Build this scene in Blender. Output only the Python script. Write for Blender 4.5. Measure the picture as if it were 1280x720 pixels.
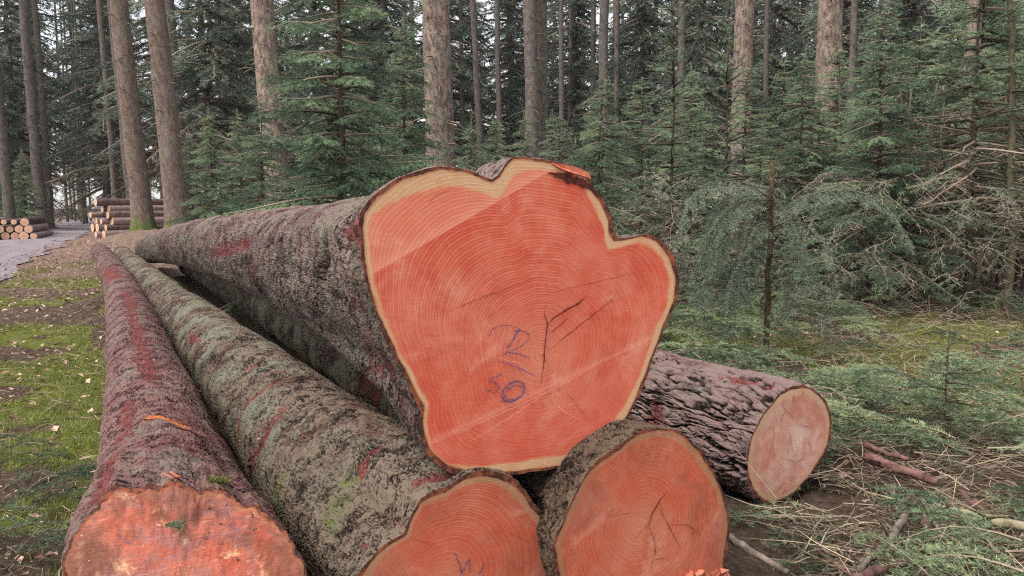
import bpy, math, random
import numpy as np
C = bpy.context.scene.collection
for o in list(bpy.data.objects): bpy.data.objects.remove(o)
R_ = math.radians
# ------------------------------------------------------------------ camera, sky, sun, exposure
scene = bpy.context.scene
PITCH = math.atan(102/1000.0); CAMZ = 1.35; F = 1000.0
cam = bpy.data.cameras.new('camera'); co = bpy.data.objects.new('camera', cam); C.objects.link(co)
cam.sensor_width = 36; cam.lens = 36*F/1280; cam.clip_start = 0.05; cam.clip_end = 2000
co.location = (0, 0, CAMZ); co.rotation_euler = (math.pi/2 - PITCH, 0, 0)
scene.camera = co
w = bpy.data.worlds.new('World'); scene.world = w; w.use_nodes = True
nt = w.node_tree; nt.nodes.clear()
sky = nt.nodes.new('ShaderNodeTexSky'); sky.sky_type = 'NISHITA'; sky.sun_disc = False
SUN_EL, SUN_AZ = R_(60), R_(232)      # soft overcast light from behind-left of the camera
sky.sun_elevation = SUN_EL; sky.sun_rotation = SUN_AZ; sky.air_density = 1.0; sky.dust_density = 1.2; sky.ozone_density = 1.0
hs = nt.nodes.new('ShaderNodeHueSaturation'); hs.inputs['Saturation'].default_value = 0.22
bg = nt.nodes.new('ShaderNodeBackground'); bg.inputs[1].default_value = 0.095
wo = nt.nodes.new('ShaderNodeOutputWorld')
nt.links.new(sky.outputs[0], hs.inputs['Color']); nt.links.new(hs.outputs[0], bg.inputs[0]); nt.links.new(bg.outputs[0], wo.inputs[0])
sl = bpy.data.lights.new('sun', 'SUN'); sl.energy = 1.5; sl.angle = R_(32); sl.color = (1, .95, .87)
so = bpy.data.objects.new('sun', sl); C.objects.link(so)
so.rotation_euler = (math.pi/2 - SUN_EL, 0, math.pi - SUN_AZ)
scene.view_settings.view_transform = 'Standard'; scene.view_settings.look = 'None'
scene.view_settings.exposure = 1.66; scene.view_settings.gamma = 1
scene.cycles.max_bounces = 5; scene.cycles.diffuse_bounces = 3; scene.cycles.glossy_bounces = 2
scene.cycles.transmission_bounces = 3; scene.cycles.transparent_max_bounces = 6; scene.cycles.volume_bounces = 0
HAZE = 0.0004
scene.cycles.use_denoising = False; scene.cycles.filter_width = 1.15
# ------------------------------------------------------------------ projection helpers
FW = np.array([0, math.cos(PITCH), -math.sin(PITCH)]); UP = np.array([0, math.sin(PITCH), math.cos(PITCH)])
RT = np.array([1., 0, 0]); CAM = np.array([0, 0, CAMZ])
def ray(x, y): return FW + (x-640)/F*RT - (y-360)/F*UP
def at(x, y, d): return CAM + d*ray(x, y)
def on_plane(x, y, P0, N):
    r = ray(x, y); return CAM + r*np.dot(P0-CAM, N)/np.dot(r, N)
def proj(P):
    q = P-CAM; d = q@FW; return 640+F*(q@RT)/d, 360-F*(q@UP)/d, d
def sstep(a, b, x): t = np.clip((x-a)/(b-a), 0, 1); return t*t*(3-2*t)
def ground_h(x, y):
    x = np.asarray(x, float); y = np.asarray(y, float)
    return .30*sstep(3, 16, y) + .05*np.sin(x*.7+1)*np.sin(y*.45)*sstep(4, 8, y) + .46*np.exp(-((x+8.75)**2+(y-19.6)**2)/2.6) + 0*x
def on_ground(x, y, up=0):
    r = ray(x, y); d = 6.
    for _ in range(60):
        P = CAM+r*d; h = float(ground_h(P[0], P[1]))+up
        d = .5*d + .5*min(90, (CAMZ-h)/max(1e-3, -r[2]))
    return CAM+r*d
# ------------------------------------------------------------------ numpy noise
def _h(i, j, s):
    i = i.astype(np.int64) & 0xffffffff; j = j.astype(np.int64) & 0xffffffff
    n = (i*374761393 + j*668265263 + s*2147483647 + 12345) & 0xffffffff
    n = ((n ^ (n >> 13))*1274126177) & 0xffffffff
    n = ((n ^ (n >> 16))*2246822519) & 0xffffffff
    return ((n ^ (n >> 15)) & 0xffffff)/float(0x1000000)
def vnoise(x, y, s=0, px=None):
    i = np.floor(x); j = np.floor(y); fx = x-i; fy = y-j; fx = fx*fx*(3-2*fx); fy = fy*fy*(3-2*fy)
    i1 = i+1
    if px: i = i % px; i1 = i1 % px
    a = _h(i, j, s); b = _h(i1, j, s); c = _h(i, j+1, s); d = _h(i1, j+1, s)
    return (a*(1-fx)+b*fx)*(1-fy) + (c*(1-fx)+d*fx)*fy
def fbm(x, y, s=0, o=4, px=None):
    v = 0; a = .5
    for k in range(o):
        v = v + a*vnoise(x*2**k, y*2**k, s+k*17, px*2**k if px else None); a *= .5
    return v/(1-.5**o)
def worley(x, y, s=0, px=None, jit=.9):
    i = np.floor(x); j = np.floor(y)
    f1 = np.full(x.shape, 9.); f2 = f1.copy(); rid = np.zeros(x.shape); dx = rid.copy(); dy = rid.copy()
    for a in (-1, 0, 1):
        for b in (-1, 0, 1):
            ci = i+a; cj = j+b; hi = ci % px if px else ci
            qx = ci+.5+jit*(_h(hi, cj, s)-.5)-x; qy = cj+.5+jit*(_h(hi, cj, s+1)-.5)-y
            d = np.sqrt(qx*qx+qy*qy); m = d < f1
            f2 = np.where(m, f1, np.minimum(f2, d)); rid = np.where(m, _h(hi, cj, s+2), rid)
            dx = np.where(m, qx, dx); dy = np.where(m, qy, dy); f1 = np.where(m, d, f1)
    return f1, f2, rid, dx, dy
# ------------------------------------------------------------------ mesh + object helpers
def mesh_np(name, V, faces, mats, midx=None, attrs=None, smooth=False, uv=None):
    """faces: list of int arrays (n,3) or (n,4); midx: list of material indices, one per array"""
    me = bpy.data.meshes.new(name)
    V = np.asarray(V, np.float32); me.vertices.add(len(V)); me.vertices.foreach_set('co', V.ravel())
    faces = [np.asarray(f, np.int32) for f in faces]
    keep = [k for k, f in enumerate(faces) if len(f)]
    midx = [(midx[k] if midx else 0) for k in keep]; faces = [faces[k] for k in keep]
    loops = np.concatenate([f.ravel() for f in faces])
    sizes = np.concatenate([np.full(len(f), f.shape[1]) for f in faces])
    st = np.concatenate([[0], np.cumsum(sizes)[:-1]]).astype(np.int32)
    me.loops.add(len(loops)); me.loops.foreach_set('vertex_index', loops)
    me.polygons.add(len(sizes)); me.polygons.foreach_set('loop_start', st)
    me.polygons.foreach_set('material_index', np.concatenate([np.full(len(f), m) for f, m in zip(faces, midx)]).astype(np.int32))
    for m in mats: me.materials.append(m)
    if uv is not None:
        l = me.uv_layers.new(name='UVMap'); l.data.foreach_set('uv', np.asarray(uv, np.float32)[loops].ravel())
    for k, v in (attrs or {}).items():
        a = me.attributes.new(k, 'FLOAT', 'POINT'); a.data.foreach_set('value', np.asarray(v, np.float32))
    me.update(calc_edges=True)
    me.polygons.foreach_set('use_smooth', np.full(len(sizes), bool(smooth)))
    return me
def link(name, me, parent=None, loc=None):
    o = bpy.data.objects.new(name, me); C.objects.link(o)
    if parent is not None: o.parent = parent
    if loc is not None: o.location = loc
    return o
def tag(o, label=None, cat=None, group=None, kind=None):
    if label: o['label'] = label
    if cat: o['category'] = cat
    if group: o['group'] = group
    if kind: o['kind'] = kind
    return o
def empty(name, loc, label, cat, group=None):
    o = bpy.data.objects.new(name, None); C.objects.link(o); o.location = loc; o.empty_display_size = .1
    return tag(o, label, cat, group)
def copy_tree(root, loc, rz=0, sc=1, label=None, group=None, tilt=(0, 0)):
    r = root.copy(); C.objects.link(r); r.location = loc; r.rotation_euler = (tilt[0], tilt[1], rz); r.scale = (sc, sc, sc)
    if label: r['label'] = label
    if group: r['group'] = group
    for ch in list(root.children):
        c = ch.copy(); C.objects.link(c); c.parent = r
    return r
def tube(pts, rad, ns=6, close=True, jit=0, rng=None):
    pts = np.asarray(pts, float); n = len(pts); rad = np.broadcast_to(rad, (n,))
    T = np.gradient(pts, axis=0); T /= np.linalg.norm(T, axis=1)[:, None]+1e-9
    ref = np.array([0, 0, 1.]) if abs(T[0, 2]) < .8 else np.array([1., 0, 0])
    A = np.cross(T, ref); A /= np.linalg.norm(A, axis=1)[:, None]; B = np.cross(T, A)
    th = np.linspace(0, 2*math.pi, ns, endpoint=False)
    rr = rad[:, None]*np.ones((n, ns))
    if jit: rr = rr*(1+jit*(rng.random((n, ns))-.5))
    V = pts[:, None]+rr[..., None]*(np.cos(th)[None, :, None]*A[:, None]+np.sin(th)[None, :, None]*B[:, None])
    i, j = np.meshgrid(np.arange(n-1), np.arange(ns), indexing='ij'); j2 = (j+1) % ns
    Q = np.stack([i*ns+j, i*ns+j2, (i+1)*ns+j2, (i+1)*ns+j], -1).reshape(-1, 4)
    V = V.reshape(-1, 3)
    if close:
        V = np.vstack([V, pts[:1], pts[-1:]]); a, b = n*ns, n*ns+1; k = np.arange(ns); k2 = (k+1) % ns
        Tt = np.vstack([np.stack([k2, k, k*0+a], -1), np.stack([(n-1)*ns+k, (n-1)*ns+k2, k*0+b], -1)])
    else: Tt = np.zeros((0, 3), int)
    return V, Q, Tt
class MB:
    def __init__(s): s.V = []; s.Q = []; s.T = []; s.n = 0; s.at = []
    def add(s, V, Q=None, T=None, a=0.):
        s.V.append(V)
        if Q is not None and len(Q): s.Q.append(Q+s.n)
        if T is not None and len(T): s.T.append(T+s.n)
        s.at.append(np.broadcast_to(a, (len(V),))); s.n += len(V)
    def mesh(s, name, mat, smooth=True, key='tone'):
        fs = []
        if s.Q: fs.append(np.vstack(s.Q))
        if s.T: fs.append(np.vstack(s.T))
        return mesh_np(name, np.vstack(s.V), fs, [mat], attrs={key: np.concatenate(s.at)}, smooth=smooth)
# ------------------------------------------------------------------ node helpers
class N:
    def __init__(s, name, rough=.9, spec=.3):
        s.m = bpy.data.materials.new(name); s.m.use_nodes = True; s.t = s.m.node_tree; s.t.nodes.clear()
        s.b = s.t.nodes.new('ShaderNodeBsdfPrincipled'); s.o = s.t.nodes.new('ShaderNodeOutputMaterial')
        s.t.links.new(s.b.outputs[0], s.o.inputs[0]); s.b.inputs['Roughness'].default_value = rough
        s.b.inputs['Specular IOR Level'].default_value = spec
    def new(s, k, **kw):
        n = s.t.nodes.new('ShaderNode'+k)
        for a, b in kw.items(): setattr(n, a, b)
        return n
    def L(s, a, b): s.t.links.new(a, b)
    def setin(s, n, i, v):
        if isinstance(v, bpy.types.NodeSocket): s.L(v, n.inputs[i])
        elif v is not None: n.inputs[i].default_value = v
    def attr(s, n): return s.new('Attribute', attribute_name=n).outputs['Fac']
    def math(s, op, a, b=None, c=None):
        n = s.new('Math', operation=op); s.setin(n, 0, a); s.setin(n, 1, b); s.setin(n, 2, c); return n.outputs[0]
    def mix(s, f, a, b, mode='MIX'):
        n = s.new('Mix', data_type='RGBA', blend_type=mode); s.setin(n, 0, f)
        s.setin(n, 6, (*a, 1) if isinstance(a, tuple) else a); s.setin(n, 7, (*b, 1) if isinstance(b, tuple) else b); return n.outputs[2]
    def noise(s, vec, scale, det=4, rough=.6, dist=0, out='Fac'):
        n = s.new('TexNoise'); s.setin(n, 'Vector', vec); n.inputs['Scale'].default_value = scale
        n.inputs['Detail'].default_value = det; n.inputs['Roughness'].default_value = rough; n.inputs['Distortion'].default_value = dist
        return n.outputs[out]
    def step(s, v, a, b):
        n = s.new('MapRange', interpolation_type='SMOOTHSTEP'); s.setin(n, 0, v); n.inputs[1].default_value = a; n.inputs[2].default_value = b; return n.outputs[0]
    def ramp(s, f, stops):
        n = s.new('ValToRGB'); s.setin(n, 0, f); e = n.color_ramp.elements
        while len(e) < len(stops): e.new(.5)
        for k, (p, c) in enumerate(stops): e[k].position = p; e[k].color = (*c, 1)
        return n.outputs[0]
    def obj(s): return s.new('TexCoord').outputs['Object']
    def scale(s, v, sc):
        n = s.new('Mapping'); s.L(v, n.inputs[0]); n.inputs['Scale'].default_value = sc; return n.outputs[0]
    def rand(s): return s.new('ObjectInfo').outputs['Random']
    def color(s, c): s.setin(s.b, 'Base Color', c)
    def bump(s, h, dist, st=1.):
        n = s.new('Bump'); n.inputs['Strength'].default_value = st; n.inputs['Distance'].default_value = dist; s.L(h, n.inputs['Height']); s.L(n.outputs[0], s.b.inputs['Normal'])

def srgb(r, g, b):
    f = lambda c: ((c/255+.055)/1.055)**2.4 if c/255 > .04045 else c/255/12.92
    return (f(r), f(g), f(b))
def mat_bark(name, lo, mid, hi, lichen, lich_amt=.5, red=(.13, .028, .027), butt=1.):
    m = N(name, .75, .1); p = m.obj()
    cr = m.attr('cell'); h = m.attr('h'); n1 = m.noise(p, 3.2, 6, .65); n2 = m.noise(p, 75, 5, .75); n3 = m.noise(p, 11, 5, .65); n4 = m.noise(p, 32, 4, .7)
    f = m.math('ADD', m.math('MULTIPLY', cr, .46), m.math('ADD', m.math('MULTIPLY', n2, .42), m.math('MULTIPLY', n3, .32)))
    f = m.math('ADD', f, m.math('MULTIPLY', m.math('SUBTRACT', h, .48), .95))  # low relief darkened: crevices' own brown plus shade put into the colour
    c = m.ramp(f, [(.47, lo), (.60, mid), (.80, hi)])
    pt = m.step(m.math('ADD', m.noise(p, 1.9, 5, .7, .6), m.math('MULTIPLY', m.math('SUBTRACT', n4, .5), .35)), .50, .64)
    c = m.mix(m.math('MULTIPLY', pt, .8), c, m.mix(m.step(f, .4, .8), (lo[0]*1.8, lo[1]*.9, lo[2]*1.2), (mid[0]*1.9, mid[1]*1.15, mid[2]*1.35)))
    dk = m.step(m.math('ADD', m.noise(p, 2.7, 6, .7, .3), m.math('MULTIPLY', m.math('SUBTRACT', n4, .5), .3)), .50, .66)
    c = m.mix(m.math('MULTIPLY', dk, .62), c, m.mix(m.step(f, .5, .8), (lo[0]*1.5, lo[1]*1.2, lo[2]*1.7), (mid[0]*1.0, mid[1]*.78, mid[2]*.95)))
    lf = m.math('MULTIPLY', m.step(m.math('ADD', n1, m.math('MULTIPLY', n2, .4)), .68, .82), lich_amt)
    lf = m.math('MULTIPLY', lf, m.math('MAXIMUM', m.step(m.attr('along'), .3, 1.6), butt))
    lf = m.math('MULTIPLY', lf, m.step(m.math('ADD', h, m.math('MULTIPLY', n4, .4)), .4, .8))
    c = m.mix(lf, c, m.mix(n2, (lichen[0]*.5, lichen[1]*.5, lichen[2]*.45), (lichen[0]*1.25, lichen[1]*1.25, lichen[2]*1.25)))
    c = m.mix(m.math('MULTIPLY', m.attr('moss'), m.step(n4, .4, .6)), c, (.10, .13, .035))
    rc = m.ramp(m.math('ADD', m.math('MULTIPLY', n3, .35), m.math('MULTIPLY', n2, .65)), [(.36, (red[0]*.2, red[1]*.35, red[2]*.4)), (.5, red), (.66, (.27, .10, .085))])
    rm = m.math('ADD', m.attr('red'), m.math('ADD', m.math('MULTIPLY', m.math('SUBTRACT', n4, .5), 2.0), m.math('MULTIPLY', m.math('SUBTRACT', h, .45), .9)))
    c = m.mix(m.math('MULTIPLY', m.step(m.math('ADD', m.noise(p, 4.3, 6, .75, .4), m.math('MULTIPLY', m.math('SUBTRACT', n4, .5), .3)), .60, .68), .75), c, rc)
    brk = m.step(m.math('ADD', m.noise(p, 19, 5, .8, .4), m.math('MULTIPLY', m.attr('red'), .12)), .50, .60)
    c = m.mix(m.math('MULTIPLY', brk, m.math('MULTIPLY', m.step(rm, .50, .9), m.math('MULTIPLY', m.step(m.attr('red'), .02, .4), .9))), c, rc)
    c = m.mix(m.math('MULTIPLY', m.attr('orange'), m.step(n4, .38, .55)), c, m.mix(n3, (.62, .10, .02), (.75, .28, .06)))
    m.color(c)
    m.bump(m.math('ADD', n2, m.math('MULTIPLY', n4, .8)), .006, 1)
    return m.m
M = {}
M['bark_big'] = mat_bark('bark_purple_brown', (.008, .004, .004), (.046, .029, .025), (.20, .145, .128), (.18, .175, .13), .5)
M['bark_red'] = mat_bark('bark_reddish', (.009, .004, .004), (.048, .020, .019), (.18, .10, .09), (.22, .20, .17), .45)
M['bark_green'] = mat_bark('bark_grey_green', (.010, .007, .005), (.040, .028, .021), (.16, .12, .09), (.195, .205, .15), .75, butt=.35)
M['bark_low'] = mat_bark('bark_dark_brown', (.010, .006, .004), (.032, .022, .015), (.125, .09, .062), (.21, .21, .145), .7, butt=0.)  # dark bare butt: brown bark plus shade under the big log put into colour
M['bark_plate'] = mat_bark('bark_plated', (.010, .006, .005), (.045, .028, .026), (.20, .135, .125), (.18, .18, .15), .35)
def mat_wood(name, heart=(.60, .100, .056), heart2=(.68, .185, .112), sap=(.70, .45, .27), fresh=1., wedges=(), ringf=110, dirt=0., ring_amt=.34, torn=0):
    m = N(name, .75, .12); uv = m.new('UVMap').outputs[0]; rho = m.attr('rho'); rad = m.attr('rad')
    big = m.noise(uv, 3.5, 4, .6); mid = m.noise(uv, 14, 4, .6); fine = m.noise(uv, 240, 3, .7)
    c = m.mix(m.step(m.math('ADD', big, m.math('MULTIPLY', m.math('SUBTRACT', mid, .5), .4)), .32, .7), heart, heart2)
    c = m.mix(m.math('MULTIPLY', m.step(rho, .42, .0), .5), c, (heart2[0]*1.04, heart2[1]*1.4, heart2[2]*1.45))
    c = m.mix(m.math('MULTIPLY', m.step(m.noise(uv, 6, 6, .75, .3), .50, .70), .62), c, (heart[0]*.82, heart[1]*.62, heart[2]*.6))
    c = m.mix(m.math('MULTIPLY', m.step(m.noise(uv, 4.2, 5, .75, .5), .52, .72), .5), c, (.80, .40, .29))
    # growth rings
    rd = m.math('ADD', rad, m.math('MULTIPLY', m.math('SUBTRACT', m.noise(uv, 6, 3, .5), .5), .022))
    wv = m.math('SINE', m.math('MULTIPLY', rd, ringf*6.283)); wv2 = m.math('SINE', m.math('MULTIPLY', rd, ringf*.37*6.283))
    ring = m.step(wv, .25, .98); amp = m.math('MULTIPLY', m.step(m.math('ADD', m.noise(uv, 4, 4, .7), m.math('MULTIPLY', wv2, .10)), .42, .64), ring_amt)
    c = m.mix(m.math('MULTIPLY', ring, amp), c, (heart[0]*.72, heart[1]*.45, heart[2]*.45))
    c = m.mix(m.math('MULTIPLY', m.step(m.math('SINE', m.math('MULTIPLY', rd, ringf*.5*6.283)), .9, 1.), .22 if ring_amt else 0.), c, (.85, .45, .3))
    # radial rays and saw scoring
    th = m.attr('theta')
    cb = m.new('CombineXYZ'); m.L(m.math('MULTIPLY', th, 14), cb.inputs[0]); m.L(m.math('MULTIPLY', rad, 5), cb.inputs[1])
    c = m.mix(m.math('MULTIPLY', m.step(m.noise(cb.outputs[0], 4, 4, .7), .56, .75), .16), c, (.9, .5, .36))
    sx = m.new('SeparateXYZ'); m.L(uv, sx.inputs[0]); U, Vv = sx.outputs[0], sx.outputs[1]
    sc = m.new('Mapping'); m.L(uv, sc.inputs[0]); sc.inputs['Rotation'].default_value = (0, 0, R_(-33)); sc.inputs['Scale'].default_value = (2.5, 120, 1)
    score = m.noise(sc.outputs[0], 1.4, 3, .6)
    c = m.mix(m.math('MULTIPLY', m.step(score, .58, .75), .05), c, (.95, .55, .42))
    for (px, py, nx, ny, soft, amt, col, fade) in wedges:        # half planes left by separate saw strokes
        d = m.math('ADD', m.math('MULTIPLY', m.math('SUBTRACT', U, px), nx), m.math('MULTIPLY', m.math('SUBTRACT', Vv, py), ny))
        d = m.math('ADD', d, m.math('MULTIPLY', m.math('SUBTRACT', fine, .5), .004))
        f = m.step(d, 0, soft)
        if fade: f = m.math('MULTIPLY', f, m.step(d, fade, 0))
        c = m.mix(m.math('MULTIPLY', f, amt), c, col)
    if torn:
        t1 = m.noise(uv, 4.5, 5, .7, .8); t2 = m.noise(uv, 9, 5, .75, .4)
        sm = m.new('Mapping'); m.L(uv, sm.inputs[0]); sm.inputs['Rotation'].default_value = (0, 0, R_(35)); sm.inputs['Scale'].default_value = (8, 60, 1)
        fib = m.noise(sm.outputs[0], 2.2, 5, .75)
        c = m.mix(m.math('MULTIPLY', m.step(m.math('ADD', m.math('MULTIPLY', t1, .7), m.math('MULTIPLY', fib, .3)), .44, .54), .85), c, m.mix(fib, (.12, .04, .05), (.48, .22, .18)))
        c = m.mix(m.math('MULTIPLY', m.step(t2, .54, .62), .8), c, m.mix(fib, (.55, .26, .13), (.78, .52, .32)))
        c = m.mix(m.math('MULTIPLY', m.step(m.math('SUBTRACT', 1., t2), .56, .66), .7), c, m.mix(fib, (.10, .05, .07), (.26, .13, .14)))
        c = m.mix(m.math('MULTIPLY', m.step(fib, .55, .7), .4), c, (.78, .42, .32))
    # sapwood, cambium, bark lip
    nz = m.math('ADD', rho, m.math('ADD', m.math('MULTIPLY', m.math('SUBTRACT', mid, .5), .035), m.math('MULTIPLY', m.math('SUBTRACT', m.noise(uv, 50, 3, .7), .5), .018)))
    sw = m.attr('sapw')
    sedge = m.math('SUBTRACT', nz, m.math('SUBTRACT', 1., sw))
    c = m.mix(m.math('MULTIPLY', m.step(m.math('ABSOLUTE', sedge), .012, .0), .5), c, (.7, .17, .05))
    sapc = m.mix(m.noise(uv, 90, 5, .8), (sap[0]*.72, sap[1]*.66, sap[2]*.55), (sap[0]*1.1, sap[1]*1.1, sap[2]*1.1))
    sapc = m.mix(m.math('MULTIPLY', m.step(m.noise(uv, 9, 5, .7), .48, .66), .5), sapc, (.60, .21, .10))
    sapc = m.mix(m.math('MULTIPLY', m.step(rho, .978, .995), .5), sapc, (.34, .13, .06))
    c = m.mix(m.math('MULTIPLY', m.step(sedge, -.012, .02), .92), c, sapc)
    if dirt:
        c = m.mix(m.math('MULTIPLY', m.step(m.math('ADD', m.math('MULTIPLY', rho, .35), m.noise(uv, 7, 6, .7, .6)), .68, .86), dirt), c, (.16, .06, .035))
        c = m.mix(m.math('MULTIPLY', m.step(m.noise(uv, 45, 5, .75), .62, .72), dirt*.5), c, (.30, .12, .06))
    c = m.mix(m.step(m.math('ADD', rho, m.math('MULTIPLY', m.math('SUBTRACT', m.noise(uv, 45, 4, .8), .5), .022)), .992, 1.0), c, m.mix(m.step(m.noise(uv, 22, 5, .75), .4, .62), (.06, .025, .02), (.30, .09, .05)))
    sat = m.math('ADD', m.math('MULTIPLY', fine, .22), .89)
    mm = m.new('Mix', data_type='RGBA', blend_type='MULTIPLY'); mm.inputs[0].default_value = 1; m.L(c, mm.inputs[6])
    g = m.new('CombineColor'); [m.L(sat, g.inputs[k]) for k in range(3)]; m.L(g.outputs[0], mm.inputs[7])
    m.color(mm.outputs[2])
    if torn: m.bump(m.math('ADD', m.math('MULTIPLY', fib, 1.6), m.math('ADD', t2, fine)), .0035, .8); return m.m
    hh = m.math('ADD', m.math('MULTIPLY', score, .3), m.math('ADD', m.math('MULTIPLY', fine, .35), m.math('MULTIPLY', ring, -.15)))
    m.bump(hh, .003, .55)
    return m.m
def mat_simple(name, c1, c2, sc=30, rough=.85, bump=.003, spec=.1, rand=0., attr_tone=False):
    m = N(name, rough, spec); p = m.obj(); n = m.noise(p, sc, 5, .65)
    f = n
    if attr_tone: f = m.math('ADD', m.math('MULTIPLY', n, .35), m.math('MULTIPLY', m.attr('tone'), .65))
    if rand: f = m.math('ADD', m.math('MULTIPLY', f, 1-rand), m.math('MULTIPLY', m.rand(), rand))
    m.color(m.mix(m.step(f, .3, .7), c1, c2))
    if bump: m.bump(n, bump)
    return m.m
def mat_leaf(name, c1, c2, c3, trans=.25):
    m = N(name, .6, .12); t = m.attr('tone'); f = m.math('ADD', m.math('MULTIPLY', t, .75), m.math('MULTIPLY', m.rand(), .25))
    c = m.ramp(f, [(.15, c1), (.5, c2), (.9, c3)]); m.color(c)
    tr = m.new('BsdfTranslucent'); m.L(c, tr.inputs[0]); mx = m.new('MixShader'); mx.inputs[0].default_value = trans
    m.L(m.b.outputs[0], mx.inputs[1]); m.L(tr.outputs[0], mx.inputs[2]); m.L(mx.outputs[0], m.o.inputs[0]); return m.m
M['needle'] = mat_leaf('spruce_needles', (.05, .085, .058), (.15, .22, .14), (.40, .53, .29), .3)
M['needle_far'] = mat_leaf('far_spruce_needles', (.045, .065, .05), (.13, .165, .13), (.32, .37, .28), .3)  # greyed, with part of the distance haze put into the colour
M['needle_grey'] = mat_leaf('fading_needles', (.08, .11, .08), (.20, .25, .18), (.40, .45, .32))
M['needle_brash'] = mat_leaf('cut_spruce_needles', (.06, .10, .06), (.19, .255, .14), (.46, .53, .28), .3)
M['twig'] = mat_simple('twig_bark', (.035, .025, .018), (.10, .075, .055), 40, attr_tone=True, bump=0)
M['deadtwig'] = mat_simple('dead_twigs', (.06, .042, .03), (.30, .235, .18), 20, attr_tone=True, bump=0)
def mat_trunk(name, a, b, lich, moss):
    m = N(name, .9, .06); p = m.obj(); n = m.noise(m.scale(p, (1, 1, .5)), 14, 6, .7); n2 = m.noise(p, 60, 4, .7); r = m.rand()
    c = m.mix(m.step(m.math('ADD', m.math('MULTIPLY', n, .6), m.math('MULTIPLY', n2, .4)), .42, .6), a, b)
    c = m.mix(m.math('MULTIPLY', m.step(m.noise(p, 2.5, 5, .7), .45, .7), .6), c, lich)
    c = m.mix(m.math('MULTIPLY', r, .3), c, (.07, .06, .055))
    z = m.new('SeparateXYZ'); m.L(p, z.inputs[0])
    c = m.mix(m.math('MULTIPLY', m.step(m.math('ADD', z.outputs[2], m.math('MULTIPLY', m.noise(p, 7, 5, .8), 1.6)), 1.35, .85), moss), c, m.mix(n2, (.05, .08, .015), (.17, .24, .05)))
    m.color(c); m.bump(m.math('ADD', n, n2), .03, .9); return m.m
M['trunk_mossy'] = mat_trunk('trunk_mossy_foot', (.14, .095, .075), (.30, .22, .185), (.24, .22, .17), 1.)
M['trunk_pink'] = mat_trunk('trunk_pinkish', (.13, .085, .068), (.46, .34, .28), (.27, .28, .20), .0)
M['trunk_far'] = mat_trunk('trunk_grey', (.10, .078, .068), (.22, .175, .155), (.17, .17, .135), .2)
# ------------------------------------------------------------------ ground
def build_ground():
    ang = np.concatenate([np.linspace(-43, 43, 901)[:-1], np.linspace(43, 317, 90)[:-1]])*math.pi/180
    r = np.concatenate([[.3], 1.0*np.exp(np.linspace(0, math.log(400), 470))])
    A, Rr = np.meshgrid(ang, r, indexing='ij'); X = Rr*np.sin(A); Y = Rr*np.cos(A)
    Z = ground_h(X, Y)
    nf = np.clip(6/Rr, .15, 1)
    # right-hand brash ground is lumpy, the road side is smoother
    rd = road_dist(X, Y); lump = sstep(.2, 1.5, np.abs(rd-1.5)-1.5)
    Z = Z + lump*((fbm(X*1.7, Y*1.7, 3)-.5)*.14 + (fbm(X*7, Y*7, 9)-.5)*.09 + (fbm(X*28, Y*28, 19, 3)-.5)*.035*nf) - .02
    na, nr = A.shape; i, j = np.meshgrid(np.arange(na), np.arange(nr-1), indexing='ij'); i2 = (i+1) % na
    Q = np.stack([i*nr+j, i*nr+j+1, i2*nr+j+1, i2*nr+j], -1).reshape(-1, 4)[:, ::-1]
    V = np.stack([X, Y, Z], -1).reshape(-1, 3)
    V = np.vstack([V, [[0, 0, 0]]]); k = np.arange(na); Tt = np.stack([k*nr, ((k+1) % na)*nr, k*0+len(V)-1], -1)
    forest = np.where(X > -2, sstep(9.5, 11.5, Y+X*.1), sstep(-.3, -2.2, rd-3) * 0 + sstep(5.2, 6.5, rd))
    moss = np.where(X > 0, sstep(.53, .62, fbm(X*.9+5, Y*.9, 31)+.14*sstep(4.5, 7, Y))*sstep(.5, .9, X-(1.52-(Y-3.4)*.5))*sstep(4., 5.2, Y), sstep(.40, .56, fbm(X*1.6, Y*1.6, 33))*sstep(17, 12, Y)*sstep(.0, -.15, X+.95+(Y-1.9)*.5))
    leaf = np.where(X < -1, sstep(.8, 1.8, Y/10+fbm(X*2, Y*2, 5)*.6)*sstep(9.5, 13, Y), 0)
    z0 = lambda a: np.append(a.reshape(-1), 0)
    m = N('forest_floor', .95, .05); p = m.obj(); n1 = m.noise(p, 30, 6, .75); n2 = m.noise(p, 6, 5, .7); n3 = m.noise(p, 110, 4, .8)
    c = m.ramp(m.math('ADD', m.math('MULTIPLY', n1, .55), m.math('MULTIPLY', n3, .45)), [(.3, (.03, .018, .012)), (.5, (.125, .085, .062)), (.7, (.34, .26, .20))])
    g = m.ramp(m.math('ADD', m.math('MULTIPLY', n1, .5), m.math('MULTIPLY', n3, .5)), [(.3, (.06, .075, .015)), (.5, (.18, .21, .04)), (.7, (.36, .38, .09))])
    c = m.mix(m.step(m.math('ADD', m.attr('moss'), m.math('MULTIPLY', m.math('SUBTRACT', n2, .5), 1.6)), .35, .65), c, g)
    lf = m.ramp(n1, [(.35, (.10, .06, .045)), (.5, (.24, .16, .125)), (.65, (.42, .31, .25))])
    c = m.mix(m.attr('leaf'), c, lf)
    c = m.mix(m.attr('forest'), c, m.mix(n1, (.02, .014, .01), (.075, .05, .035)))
    m.color(c); m.bump(m.math('ADD', n1, n3), .03, 1)
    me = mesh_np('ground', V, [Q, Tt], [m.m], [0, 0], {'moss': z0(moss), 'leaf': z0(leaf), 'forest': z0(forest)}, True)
    tag(link('ground', me), kind='structure')
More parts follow.
